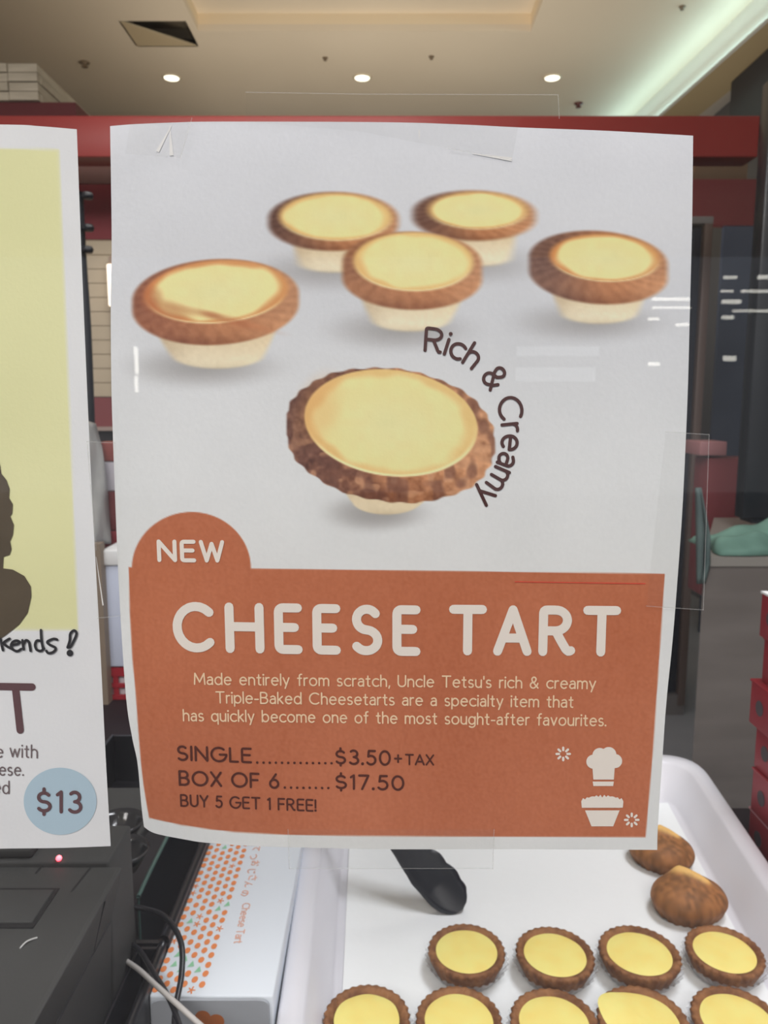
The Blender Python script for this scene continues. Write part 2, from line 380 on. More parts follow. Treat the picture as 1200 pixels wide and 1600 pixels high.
# ------------------------------------------------------------------ stroke lettering
def A(cx, cy, rx, ry, a0, a1):
    n = max(4, int(abs(a1 - a0) / 15)); return [(cx + rx * math.cos(R(a0 + (a1 - a0) * i / n)), cy + ry * math.sin(R(a0 + (a1 - a0) * i / n))) for i in range(n + 1)]
XH = .68
G = {
 'A': (.80, [[(0, 0), (.40, 1), (.80, 0)], [(.14, .3), (.66, .3)]]),
 'B': (.62, [[(0, 0), (0, 1), (.3, 1)] + A(.3, .76, .25, .24, 90, -90) + [(0, .52)], [(.3, .52)] + A(.3, .26, .31, .26, 90, -90) + [(0, 0)]]),
 'C': (.84, [A(.48, .5, .48, .5, 48, 312)]),
 'E': (.56, [[(.56, 1), (.12, 1)] + A(.1, .9, .1, .1, 90, 180) + A(.1, .1, .1, .1, 180, 270) + [(.56, 0)], [(0, .53), (.50, .53)]]),
 'F': (.54, [[(.54, 1), (0, 1), (0, 0)], [(0, .52), (.47, .52)]]),
 'G': (.92, [A(.48, .5, .48, .5, 48, 360) + [(.54, .5)]]),
 'H': (.68, [[(0, 0), (0, 1)], [(.68, 0), (.68, 1)], [(0, .53), (.68, .53)]]),
 'I': (.0, [[(0, 0), (0, 1)]]),
 'L': (.50, [[(0, 1), (0, 0), (.50, 0)]]),
 'M': (.90, [[(0, 0), (.06, 1), (.45, .2), (.84, 1), (.90, 0)]]),
 'N': (.74, [[(0, 0), (0, 1), (.74, 0), (.74, 1)]]),
 'O': (1.0, [A(.5, .5, .5, .5, 90, 450)]),
 'R': (.68, [[(0, 0), (0, .93)] + A(.07, .93, .07, .07, 180, 90) + [(.3, 1)] + A(.3, .75, .28, .25, 90, -90) + [(0, .5)], [(.30, .5), (.46, .22), (.56, .06), (.62, .01), (.68, .03)]]),
 'S': (.60, [A(.30, .75, .26, .25, 35, 270) + A(.30, .25, .30, .25, 90, -145)]),
 'T': (.70, [[(0, 1), (.70, 1)], [(.35, 1), (.35, 0)]]),
 'U': (.64, [[(0, 1)] + A(.32, .32, .32, .32, 180, 360) + [(.64, 1)]]),
 'W': (1.0, [[(0, 1), (.25, 0), (.5, .9), (.75, 0), (1.0, 1)]]),
 'X': (.66, [[(0, 0), (.66, 1)], [(0, 1), (.66, 0)]]),
 'Y': (.66, [[(0, 1), (.33, .45), (.66, 1)], [(.33, .45), (.33, 0)]]),
 'a': (.46, [[(.06, .60)] + A(.25, .46, .2, .22, 115, 0) + [(.45, 0)], [(.45, .40), (.24, .40)] + A(.2, .2, .2, .2, 90, 270) + [(.34, .04), (.45, .16)]]),
 'b': (.56, [[(0, 1.02), (0, 0)], A(.28, .34, .28, .34, 180, 540)]),
 'c': (.50, [A(.32, .34, .32, .34, 50, 310)]),
 'd': (.58, [[(.58, 1.02), (.58, 0)], A(.29, .34, .29, .34, 0, 360)]),
 'e': (.58, [[(.02, .37), (.57, .37)] + A(.30, .34, .28, .34, 5, 312)]),
 'f': (.34, [A(.30, .87, .15, .15, 75, 180) + [(.15, 0)], [(0, .66), (.32, .66)]]),
 'g': (.56, [A(.28, .34, .28, .34, 0, 360), [(.56, XH), (.56, -.02)] + A(.28, -.04, .28, .24, 0, -140)]),
 'h': (.48, [[(0, 1.02), (0, 0)], A(.24, .42, .24, .26, 180, 0) + [(.48, 0)]]),
 'i': (.0, [[(0, XH), (0, 0)], [(0, .94)]]),
 'k': (.44, [[(0, 1.02), (0, 0)], [(.40, .66), (0, .28)], [(.12, .40), (.44, 0)]]),
 'l': (.0, [[(0, 1.02), (0, 0)]]),
 'm': (.82, [[(0, XH), (0, 0)], A(.20, .46, .2, .22, 180, 0) + [(.40, 0)], A(.61, .46, .21, .22, 180, 0) + [(.82, 0)]]),
 'n': (.48, [[(0, XH), (0, 0)], A(.24, .42, .24, .26, 180, 0) + [(.48, 0)]]),
 'o': (.60, [A(.30, .34, .30, .34, 90, 450)]),
 'p': (.56, [[(0, XH), (0, -.28)], A(.28, .34, .28, .34, 180, 540)]),
 'q': (.56, [[(.56, XH), (.56, -.28)], A(.28, .34, .28, .34, 0, 360)]),
 'r': (.26, [[(0, XH), (0, 0)], A(.22, .44, .22, .24, 180, 75)]),
 's': (.40, [A(.20, .51, .18, .17, 40, 270) + A(.20, .17, .20, .17, 90, -140)]),
 't': (.34, [[(.15, .92), (.15, .15)] + A(.28, .15, .13, .15, 180, 290), [(0, .66), (.32, .66)]]),
 'u': (.48, [[(0, XH)] + A(.24, .26, .24, .26, 180, 360) + [(.48, XH), (.48, 0)]]),
 'v': (.50, [[(0, XH), (.25, 0), (.50, XH)]]),
 'w': (.78, [[(0, XH), (.2, 0), (.39, .62), (.58, 0), (.78, XH)]]),
 'y': (.50, [[(0, XH), (.27, .02)], [(.50, XH), (.16, -.28)]]),
 '0': (.62, [A(.31, .5, .31, .5, 90, 450)]),
 '1': (.20, [[(0, .86), (.17, 1), (.17, 0)]]),
 '3': (.54, [A(.26, .76, .23, .24, 140, -90) + A(.26, .26, .28, .26, 90, -145)]),
 '5': (.54, [[(.50, 1), (.12, 1), (.08, .58)] + A(.25, .32, .28, .32, 115, -145)]),
 '6': (.58, [[(.42, 1), (.1, .5)] + A(.29, .30, .28, .30, 150, 510)]),
 '7': (.52, [[(0, 1), (.52, 1), (.16, 0)]]),
 '$': (.58, [A(.29, .72, .25, .22, 30, 270) + A(.29, .27, .28, .23, 90, -150), [(.29, 1.14), (.29, .97)], [(.29, .03), (.29, -.14)]]),
 '&': (.66, [[(.66, 0), (.16, .62)] + A(.30, .80, .18, .19, 200, -20) + [(.38, .56)] + A(.24, .25, .24, .26, 110, 300) + [(.56, .22), (.64, .42)]]),
 '.': (.0, [[(0, .03)]]), ',': (.04, [[(.05, .04), (0, -.16)]]), "'": (.0, [[(0, 1), (0, .76)]]),
 '-': (.30, [[(0, .36), (.30, .36)]]), '+': (.46, [[(0, .38), (.46, .38)], [(.23, .14), (.23, .62)]]),
 '!': (.0, [[(0, 1), (0, .30)], [(0, .03)]]),
}
def layout(s, track=.2, space=.45):
    """polylines in cap heights, total width"""
    x = 0; out = []
    for i, ch in enumerate(s):
        if ch == ' ': x += space; continue
        wd, st = G[ch]
        for p in st: out.append([(x + a, b) for a, b in p])
        x += wd + track
    return out, max(x - track, 1e-3)
class Ink:
    """collects round-ended ribbons on a plane and maps them to a surface"""
    def __init__(s, f): s.f = f; s.v = []; s.t = []; s.k = 0; s.h = []
    def lift(s):
        s.k = (s.k + 1) % 61; s.h += [s.k * 1.6e-6] * (len(s.v) - len(s.h))
    def disc(s, c, r, n=12):
        b = len(s.v); s.v.append(c)
        for k in range(n): s.v.append((c[0] + r * math.cos(2 * math.pi * k / n), c[1] + r * math.sin(2 * math.pi * k / n)))
        for k in range(n): s.t.append((b, b + 1 + k, b + 1 + (k + 1) % n))
        s.lift()
    def line(s, pts, wd, n=10, maxseg=12, dot=1.35):
        if len(pts) == 1: s.disc(pts[0], wd / 2 * dot, 12); return
        q = [pts[0]]
        for a, b in zip(pts, pts[1:]):
            L = math.hypot(b[0] - a[0], b[1] - a[1]); k = max(1, int(math.ceil(L / maxseg)))
            for i in range(1, k + 1): q.append((a[0] + (b[0] - a[0]) * i / k, a[1] + (b[1] - a[1]) * i / k))
        h = wd / 2
        for i, p in enumerate(q):
            end = i in (0, len(q) - 1)
            if not end:
                a, c = q[i - 1], q[i + 1]
                d1 = math.atan2(p[1] - a[1], p[0] - a[0]); d2 = math.atan2(c[1] - p[1], c[0] - p[0])
                if abs((d2 - d1 + math.pi) % (2 * math.pi) - math.pi) < .03: continue
            s.disc(p, h, n)
        for a, b in zip(q, q[1:]):
            L = math.hypot(b[0] - a[0], b[1] - a[1])
            if L < 1e-9: continue
            nx, ny = -(b[1] - a[1]) / L * h, (b[0] - a[0]) / L * h
            i = len(s.v); s.v += [(a[0] + nx, a[1] + ny), (a[0] - nx, a[1] - ny), (b[0] - nx, b[1] - ny), (b[0] + nx, b[1] + ny)]
            s.t += [(i, i + 1, i + 2), (i, i + 2, i + 3)]; s.lift()
    def poly(s, pts):
        i = len(s.v); s.v += list(pts)
        for tri in tessellate_polygon([[Vector((a, b, 0)) for a, b in pts]]): s.t.append(tuple(i + k for k in tri))
        s.lift()
    def build(s, name, m, parent=None):
        off = parent.location if parent else Vector((0, 0, 0))
        c = s.v[0]; a = s.f(*c); e = 1e-3
        nrm = (s.f(c[0] + e, c[1]) - a).cross(s.f(c[0], c[1] + e) - a).normalized()
        if nrm.dot(CAM - a) < 0: nrm = -nrm
        P = [s.f(*p) - off + nrm * h for p, h in zip(s.v, s.h)]
        fs = []
        # face towards the reader
        for (a, b, c) in s.t:
            fs.append((a, b, c))
        o = link_mesh(name, P, fs, m, parent)
        return o
def fit(ink, s, x0, y0, x1, y1, cap, wd, track=.2, space=.45, lean=True, dot=1.35):
    pl, tot = layout(s, track, space)
    for p in pl:
        q = []
        for a, b in p:
            f = a / tot; x = x0 + (x1 - x0) * f; y = y0 + (y1 - y0) * f
            h = b * cap
            if lean: x += (x - 627) / 455 * .051 * h
            q.append((x, y - h))
        ink.line(q, wd, dot=dot)
def fit_arc(ink, s, cx, cy, r, a0, a1, cap, wd, track=.22, space=.5):
    pl, tot = layout(s, track, space)
    for p in pl:
        # each letter keeps its own straight shape well enough at this size
        q = []
        for a, b in p:
            th = R(a0 + (a1 - a0) * a / tot); rr = r + b * cap
            q.append((cx + rr * math.cos(th), cy - rr * math.sin(th)))
        ink.line(q, wd, dot=1.2)

# ------------------------------------------------------------------ paper sheets
def resample(pts, n):
    P = [Vector((a, b, 0)) for a, b in pts]
    P = catmull(P, 12)
    L = [0]
    for a, b in zip(P, P[1:]): L.append(L[-1] + (b - a).length)
    xs = np.interp(np.linspace(0, L[-1], n), L, [p.x for p in P]); ys = np.interp(np.linspace(0, L[-1], n), L, [p.y for p in P])
    return np.stack([xs, ys], 1)
def sheet(name, top, bottom, left, right, nx, ny, depth, paint, m, parent, thick=0.00015):
    T = resample(top, nx)[None]; B = resample(bottom, nx)[None]; L = resample(left, ny)[:, None]; Rr = resample(right, ny)[:, None]
    s = np.linspace(0, 1, nx)[None, :, None]; t = np.linspace(0, 1, ny)[:, None, None]
    P = (1 - t) * T + t * B + (1 - s) * L + s * Rr - ((1 - s) * (1 - t) * T[:, :1] + s * (1 - t) * T[:, -1:] + (1 - s) * t * B[:, :1] + s * t * B[:, -1:])
    X, Y = P[..., 0], P[..., 1]
    D = depth(X, Y)
    u = (X - 600) / 1200; v = (800 - Y) / 1200
    dx, dy, dz = u, CP + v * SP, -SP + v * CP
    k = (D - CAM.y) / dy
    V = np.stack([CAM.x + dx * k, D, CAM.z + dz * k], -1).reshape(-1, 3)
    if parent: V = V - np.array(parent.location)
    idx = np.arange(nx * ny).reshape(ny, nx)
    F = np.stack([idx[:-1, :-1], idx[1:, :-1], idx[1:, 1:], idx[:-1, 1:]], -1).reshape(-1, 4)
    me = bpy.data.meshes.new(name)
    me.vertices.add(len(V)); me.vertices.foreach_set('co', V.astype(np.float32).ravel())
    me.loops.add(F.size); me.loops.foreach_set('vertex_index', F.astype(np.int32).ravel())
    me.polygons.add(len(F)); me.polygons.foreach_set('loop_start', np.arange(0, F.size, 4, dtype=np.int32))
    me.polygons.foreach_set('loop_total', np.full(len(F), 4, dtype=np.int32))
    me.update(); me.validate()
    C = paint(X, Y)                      # sRGB 0..255
    c = np.clip(C, 0, 255) / 255.0
    c = np.where(c <= .04045, c / 12.92, ((c + .055) / 1.055) ** 2.4) / E0
    c = np.minimum(c, .9).reshape(-1, 3)
    at = me.color_attributes.new('ink', 'FLOAT_COLOR', 'POINT')
    at.data.foreach_set('color', np.concatenate([c, np.ones((len(c), 1))], 1).astype(np.float32).ravel())
    me.polygons.foreach_set('use_smooth', np.ones(len(F), dtype=bool))
    me.materials.append(m)
    o = bpy.data.objects.new(name, me); COL.objects.link(o); o.parent = parent
    return o

rs = np.random.RandomState(3)
def vnoise(X, Y, cell, seed=0):
    g = np.random.RandomState(seed).rand(256, 256)
    x = X / cell; y = Y / cell
    xi = np.floor(x).astype(int); yi = np.floor(y).astype(int); fx = x - xi; fy = y - yi
    fx = fx * fx * (3 - 2 * fx); fy = fy * fy * (3 - 2 * fy)
    a = g[yi % 256, xi % 256]; b = g[yi % 256, (xi + 1) % 256]; c = g[(yi + 1) % 256, xi % 256]; d = g[(yi + 1) % 256, (xi + 1) % 256]
    return (a * (1 - fx) + b * fx) * (1 - fy) + (c * (1 - fx) + d * fx) * fy
def sm(x): x = np.clip(x, 0, 1); return x * x * (3 - 2 * x)
def ell_r(X, Y, cx, cy, rx, ry, ang):
    c, s = math.cos(R(ang)), math.sin(R(ang)); dx, dy = X - cx, Y - cy
    a = (dx * c + dy * s) / rx; b = (-dx * s + dy * c) / ry
    return np.sqrt(a * a + b * b), np.arctan2(b, a)
def emask(X, Y, cx, cy, rx, ry, ang, soft):
    r, _ = ell_r(X, Y, cx, cy, rx, ry, ang)
    return sm((1 - r) * min(rx, ry) / soft + .5)
def mixc(C, m, col):
    col = np.array(col, float)
    return C * (1 - m[..., None]) + col * m[..., None]

def paint_tart(C, X, Y, rim, rim_th, fill, body, soft, dark, seed, burn=0.0, shadow=True, flute=0, sf=.78):
    cx, cy, rx, ry, ang = rim; fx, fy, frx, fry, fang = fill; bx, by, brx, bry = body
    if shadow:
        for k, (ox, oy, sx, sy, st) in enumerate(((-.55, .25, 1.0, .75, .16), (-.35, .32, .95, .62, .30), (-.12, .25, .95, .55, .34))):
            m = emask(X, Y, bx + ox * brx, by - bry * .4 + oy * bry, brx * sx * 1.05, bry * sy * 1.5, 0, soft * 5 + 18) * st
            C = mixc(C, m, (120, 116, 114))
    # pastry cup
    m = np.zeros_like(X)
    for i in range(16):
        t = i / 15
        w_ = t ** 1.5
        m = np.maximum(m, emask(X, Y, cx + (bx - cx) * t, cy + rim_th + (by - bry - cy - rim_th) * t, rx * sf + (brx - rx * sf) * w_, ry * .86 + (bry - ry * .86) * w_, ang * (1 - t), soft))
    side = np.clip((X - bx) / rx, -1, 1)
    cup = np.array((222, 212, 184.)) + side[..., None] * np.array((6, 6, 4.)) - np.clip(-side - .3, 0, 1)[..., None] * np.array((55, 62, 58.))
    low = np.clip((Y - (by - bry * .9)) / (bry), 0, 1)
    cup = cup - (low ** 3)[..., None] * np.array((38, 42, 42.))
    under = np.clip(1 - (Y - (cy + ry * .8)) / (ry * .8 + 12), 0, 1)
    cup = cup - under[..., None] * np.array((18, 28, 34.))
    cup = cup + (vnoise(X, Y, 5, seed) - .5)[..., None] * 7
    C = C * (1 - m[..., None]) + cup * m[..., None]
    # crust ring
    m = np.zeros_like(X)
    r0, th0 = ell_r(X, Y, cx, cy, rx, ry, ang)
    for i in range(8):
        d = rim_th * i / 7
        if flute:
            r, th = ell_r(X, Y, cx, cy + d, rx, ry, ang)
            r = r / (1 + .011 * np.cos(flute * th + i * .25) + .006 * np.cos(9 * th + 1))
            k = sm((1 - r) * min(rx, ry) / soft + .5)
        else: k = emask(X, Y, cx, cy + d, rx, ry, ang, soft)
        m = np.maximum(m, k)
    lr = np.clip((X - cx) / rx, -1, 1)
    base = np.array((158, 104, 68.)); dk = np.array(dark, float); lt = np.array((184, 136, 100.))
    wl = sm((-lr + .25) * .9)[..., None]; wr = sm((lr - .1) * 1.1)[..., None]
    cr = base * (1 - wl) + dk * wl; cr = cr * (1 - wr * .7) + lt * wr * .7
    n = vnoise(X, Y, 9, seed + 1) * .6 + vnoise(X, Y, 4, seed + 2) * .4
    cr = cr + (n - .5)[..., None] * np.array((50, 46, 40.)) * (.42 if not flute else 1.25)
    fl = np.cos((flute or 30) * th0 + 7 * r0)
    cr = cr + fl[..., None] * np.array((9, 8, 7.)) * (1.0 if flute else .5)
    up = np.clip((Y - (cy + ry * .55)) / (ry * .45 + rim_th), -1, 1)
    cr = cr + (np.clip(1 - np.abs(up - .25) * 1.6, 0, 1))[..., None] * np.array((16, 12, 8.)) - (np.clip(up - .6, 0, 1))[..., None] * np.array((60, 56, 46.))
    if flute:
        pn = vnoise(X * 1.0, Y * 1.4, 14, seed + 9)
        tanp = sm((pn - .56) * 5) * sm((Y - cy) / ry * .9 + .35)
        cr = cr * (1 - tanp[..., None] * .6) + np.array((196, 148, 112.)) * tanp[..., None] * .6
        dkp = sm((vnoise(X, Y, 18, seed + 12) - .5) * 4) * .5
        cr = cr * (1 - dkp[..., None]) + np.array((84, 48, 38.)) * dkp[..., None]
    C = C * (1 - m[..., None]) + cr * m[..., None]
    # custard
    r, th = ell_r(X, Y, fx, fy, frx, fry, fang)
    rn = r + (vnoise(X, Y, 26, seed + 4) - .5) * .12
    m = sm((1 - r) * min(frx, fry) / soft + .5)
    fil = np.ones(X.shape + (3,)) * np.array((224, 212, 150.))
    fil = fil - (sm(1 - rn * 1.1))[..., None] * np.array((8, 0, -6.))
    e = sm((rn - .80) / .16)
    edge = np.array((208, 158, 92.)) if burn < .5 else np.array((196, 128, 72.))
    fil = fil * (1 - (e * (.35 + .5 * burn + .25 * np.clip(-lr, 0, 1)))[..., None]) + edge * (e * (.35 + .5 * burn + .25 * np.clip(-lr, 0, 1)))[..., None]
    hl = sm((r - .93) / .05) * sm((Y - fy) / fry * 1.2)
    fil = fil * (1 - hl[..., None] * .8) + np.array((238, 226, 176.)) * hl[..., None] * .8
    fil = fil + (vnoise(X, Y, 12, seed + 6) - .5)[..., None] * 5
    C = C * (1 - m[..., None]) + fil * m[..., None]
    return C

ORANGE = (172, 101, 70)
P_left = [(201, 886), (203, 960), (207, 1030), (212, 1083), (216, 1140), (220, 1190), (224, 1225), (229, 1256), (233, 1278)]
P_bot = [(233, 1278), (283, 1289), (330, 1296), (367, 1300), (450, 1304.5), (560, 1306), (700, 1307), (1009, 1308)]
def paint_poster(X, Y):
    C = np.ones(X.shape + (3,)) * np.array((206, 208, 210.))
    # studio photograph on white paper
    t = np.clip((Y - 200) / 700, 0, 1)[..., None]
    C = C + (t - .4) * np.array((6, 6, 0.)) - np.array((3, 2, 0.))
    band = np.exp(-((Y - 470 - (X - 600) * .05) / 130) ** 2)
    C = C - band[..., None] * np.array((8, 8, 7.))
    C = C + (vnoise(X, Y, 90, 5) - .5)[..., None] * 5 + (vnoise(X, Y, 3, 6) - .5)[..., None] * 3.5
    C = paint_tart(C, X, Y, (521, 342, 101, 42, 0), 8, (524, 339, 88, 37, 1), (524, 426, 58, 16), 7, (88, 58, 48), 11, .35, sf=.66)
    C = paint_tart(C, X, Y, (741, 333, 95, 35, 1), 8, (746, 329, 77, 29, 1), (750, 416, 48, 14), 8, (94, 62, 50), 21, .4, sf=.68)
    C = paint_tart(C, X, Y, (644, 412, 109, 50, 1), 22, (646, 409, 94, 46, 1), (642, 518, 62, 20), 6, (140, 92, 62), 31, .3, sf=.78)
    C = paint_tart(C, X, Y, (935, 408, 108, 47, 4), 20, (945, 403, 86, 37, 3), (936, 506, 60, 18), 6, (104, 72, 60), 41, .8, sf=.72)
    C = paint_tart(C, X, Y, (337, 465, 130, 60, -3), 14, (338, 456, 113, 49, -4), (340, 576, 72, 22), 5, (128, 76, 52), 51, 1.0, sf=.78)
    # scorched spots on the left tart
    for (a, b, c, d, g) in ((262, 484, 34, 12, 16), (331, 492, 15, 4, 7), (236, 464, 16, 16, 18), (350, 498, 60, 5, 10)):
        C = mixc(C, emask(X, Y, a, b, c, d, 14, g) * .5, (160, 88, 50))
    C = paint_tart(C, X, Y, (610, 668, 162, 92, 7), 24, (611, 661, 136, 83, 7), (604, 804, 54, 22), 2.6, (92, 56, 44), 61, .25, True, 28, sf=.58)
    # bare paper margins
    # left golden patch on the big tart
    C = mixc(C, emask(X, Y, 497, 640, 30, 48, 20, 36) * .35, (212, 158, 96))
    # orange panel with a round tab
    lx = np.interp(Y, [p[1] for p in P_left], [p[0] for p in P_left])
    bx_ = np.interp(X, [p[0] for p in P_bot], [p[1] for p in P_bot])
    ty = 886 + (X - 201) / (1039 - 201) * 10.5
    rx_ = np.interp(Y, [896, 1180, 1308], [1039, 1019.7, 1008.7])
    sd = np.minimum(np.minimum(X - lx, rx_ - X), np.minimum(Y - ty, bx_ - Y))
    r, _ = ell_r(X, Y, 299, 888, 93, 88, 0)
    tab = np.minimum((1 - r) * 90, 892 - Y)
    m = np.clip(np.maximum(sd, tab) / 1.6 + .5, 0, 1)
    org = np.array(ORANGE, float) + (vnoise(X, Y, 140, 8) - .5)[..., None] * 10 + (vnoise(X, Y, 3, 9) - .5)[..., None] * 9 + (vnoise(X, Y * .3, 4, 10) - .5)[..., None] * 4
    C = C * (1 - m[..., None]) + org * m[..., None]
    return C
def depth_main(X, Y):
    s = np.clip((X - 172) / 900, 0, 1); t = np.clip((Y - 195) / 1130, 0, 1)
    curl = .010 * np.clip((t - .78) / .22, 0, 1) ** 2 * np.clip(1 - s / .35, 0, 1) ** 1.5
    wave = .0016 * np.exp(-((X - 172) / 70) ** 2) * (0.5 + .5 * np.sin(Y / 120))
    top = .0022 * np.clip(1 - t / .06, 0, 1) ** 2 * np.abs(s - .45)
    return curl + wave + top + .0010 * np.sin(X / 210 + 1) * np.sin(Y / 260) + .001
def on_main(px, py, lift=.0003):
    return W(px, py, float(depth_main(np.array(px, float), np.array(py, float))) - lift)

M_print = mat_vcol('printed_paper', 0.55, 0.25, .15)
c0 = on_main(628, 760, 0)
poster = thing('tart_poster', 'white poster with six tart photos and an orange panel, in the middle of the window', 'poster', c0)
top = [(172, 197), (210, 194), (270, 191.5), (345, 190), (600, 191), (720, 194.5), (810, 199), (950, 204.5), (1083, 212)]
bottom = [(225, 1292), (242, 1302), (285, 1311), (325, 1317), (408, 1322.5), (500, 1325), (600, 1327), (800, 1327), (1027, 1328)]
left = [(172, 197), (174.5, 375), (173, 470), (174, 600), (177, 700), (184, 880), (190.5, 1000), (198, 1100), (207, 1155), (215, 1194), (221, 1260), (225, 1292)]
right = [(1083, 212), (1081.6, 340), (1078.6, 460), (1075, 600), (1071, 700), (1066, 800), (1059, 900), (1051, 1000), (1041, 1100), (1034, 1200), (1028, 1290), (1027, 1328)]
sheet('sheet', top, bottom, left, right, 500, 610, depth_main, paint_poster, M_print, poster)

M_white_ink = mat('pale_lettering', (214, 208, 200), 0.55, 0.25)
M_cream_ink = mat('cream_lettering', (226, 192, 160), 0.55, 0.25)
M_brown_ink = mat('dark_brown_lettering', (66, 34, 32), 0.55, 0.25)
M_price_ink = mat('brown_price_lettering', (78, 36, 26), 0.55, 0.25)

i = Ink(on_main)
keep = dict(G)
G['C'] = (.80, [A(.46, .5, .46, .5, 46, 314)]); G['H'] = (.72, [[(0, 0), (0, 1)], [(.72, 0), (.72, 1)], [(0, .53), (.72, .53)]])
G['E'] = (.46, [[(.46, 1), (.12, 1)] + A(.1, .9, .1, .1, 90, 180) + A(.1, .1, .1, .1, 180, 270) + [(.46, 0)], [(0, .53), (.38, .53)]])
G['S'] = (.54, [A(.28, .75, .25, .25, 35, 270) + A(.26, .25, .28, .25, 90, -145)])
G['A'] = (.72, [[(0, 0), (.36, 1), (.72, 0)], [(.12, .32), (.60, .32)]])
fit(i, 'CHEESE', 278, 1012, 650, 1018, 65, 14.2, .46)
fit(i, 'TART', 708, 1017, 961, 1019, 65, 14.2, .38)
G = keep
i.build('title_lettering', M_white_ink, poster)
i = Ink(on_main); fit(i, 'NEW', 249, 875, 348, 876, 29, 6.4, .34); i.build('badge_lettering', M_white_ink, poster)
i = Ink(on_main)
fit(i, "Made entirely from scratch, Uncle Tetsu's rich & creamy", 304, 1069, 930, 1076, 17, 2.3, .22, .55)
fit(i, 'Triple-Baked Cheesetarts are a specialty item that', 338, 1098, 895, 1105, 17, 2.3, .22, .55)
fit(i, 'has quickly become one of the most sought-after favourites.', 287, 1126, 946, 1134, 17, 2.3, .22, .55)
i.build('description_lettering', M_cream_ink, poster)
i = Ink(on_main)
fit(i, 'SINGLE', 278, 1187, 392, 1191, 21, 3.6, .28)
fit(i, '.............', 402, 1192, 518, 1193, 21, 3.4, .3, dot=1.2)
fit(i, '$3.50', 525, 1193, 609, 1195, 21, 3.6, .28)
fit(i, '+', 617, 1194, 627, 1194, 23, 3.0, .28)
fit(i, 'TAX', 634, 1194, 677, 1195, 15, 2.8, .24)
fit(i, 'BOX OF 6', 281, 1226, 435, 1231, 21, 3.6, .28, .5)
fit(i, '........', 445, 1231, 513, 1232, 21, 3.4, .3, dot=1.2)
fit(i, '$17.50', 525, 1232, 630, 1234, 21, 3.6, .28)
fit(i, 'BUY 5 GET 1 FREE!', 283, 1259, 493, 1267, 17, 2.9, .26, .5)
i.build('price_lettering', M_price_ink, poster)
i = Ink(on_main); fit_arc(i, 'Rich & Creamy', 655, 677, 130, 86, -47, 35, 5.2, .20, .42); i.build('curved_lettering', M_brown_ink, poster)
# small ornaments and a plain chef hat and tart emblem
i = Ink(on_main)
for (cx, cy) in ((880, 1178), (987, 1281)):
    for k in range(8):
        th = 2 * math.pi * k / 8
        a = (cx + 6.5 * math.cos(th), cy + 6 * math.sin(th)); b = (cx + 10.5 * math.cos(th), cy + 9.8 * math.sin(th))
        i.line([a, b], 3.6, 10)
for (dx, dy, r) in ((-16, 0, 11), (-6, -10, 11.5), (8, -11, 12), (18, -1, 11), (0, 2, 13)): i.disc((943 + dx, 1190 + dy), r, 24)
i.poly([(925, 1192), (961, 1192), (959, 1218), (927, 1218)])
i.poly([(926, 1221), (959, 1221), (958, 1228), (927, 1228)])
rim_ = [(908 + 66 * k / 22, 1252 - 4.5 * abs(math.sin(k * math.pi / 2.2)) - 6 * math.sin(math.pi * k / 22)) for k in range(23)]
i.poly(rim_ + [(973, 1262), (909, 1262)])
i.poly([(914, 1266), (968, 1266), (958, 1291), (924, 1291)])
i.build('emblem', M_white_ink, poster)
# tiny red misprint line along the panel's upper edge
i = Ink(on_main); i.line([(805, 909), (1008, 912)], 1.6); i.build('red_print_line', mat('red_misprint', (196, 70, 52), 0.5), poster)

# ---- the neighbouring poster
def depth_left(X, Y): return .001 + 0 * X
def on_left(px, py, lift=.0003): return W(px, py, .001 - lift)
def paint_left(X, Y):
    C = np.ones(X.shape + (3,)) * np.array((207, 209, 212.))
    C = C + (vnoise(X, Y, 80, 15) - .5)[..., None] * 6
    rx_ = 92 + (Y - 235) * 30 / 750.0
    sd = np.minimum(np.minimum(rx_ - X, X + 690 - (Y - 235) * .03), np.minimum(Y - 232 - X * .02, 984 - Y))
    m = np.clip(sd / 4 + .5, 0, 1)
    yl = np.array((207, 207, 160.)) + (vnoise(X, Y, 160, 16) - .5)[..., None] * 12
    return C * (1 - m[..., None]) + yl * m[..., None]
lp = thing('sweets_poster', 'white and pale yellow poster with a blue price circle, cut off by the left edge', 'poster', on_left(-300, 760, 0))
sheet('sheet', [(-790, 200), (-300, 192), (0, 194.5), (60, 197), (120, 202)], [(-620, 1330), (-200, 1330), (0, 1326), (90, 1325), (173, 1322)],
      [(-790, 200), (-710, 760), (-620, 1330)], [(120, 202), (129, 440), (143, 760), (156, 1000), (165, 1180), (173, 1322)], 240, 285, depth_left, paint_left, M_print, lp)
i = Ink(on_left)
ch = [(0, 726), (2, 740), (10, 750), (15, 764), (14, 778), (20, 788), (19, 802), (16, 807), (21.6, 820), (20, 836), (15.6, 846), (18, 858), (15, 867), (5.6, 870), (4.4, 888), (20, 890), (38, 900), (48, 916), (49, 932), (43, 958), (30, 976), (10, 992), (-20, 1012), (-90, 1016), (-150, 980), (-170, 930), (-140, 895), (-92, 885), (-96, 860), (-84, 800), (-70, 740), (-40, 700), (-12, 700)]
i.poly(ch); i.build('chocolate_picture', mat('chocolate_print', (80, 70, 56), 0.55, rgb2=(70, 61, 48), scale=30), lp)
def hw(pts): return [(a / 8.571, 960 + b / 8.571) for a, b in pts]
i = Ink(lambda a, b: on_left(a, b, .0006))
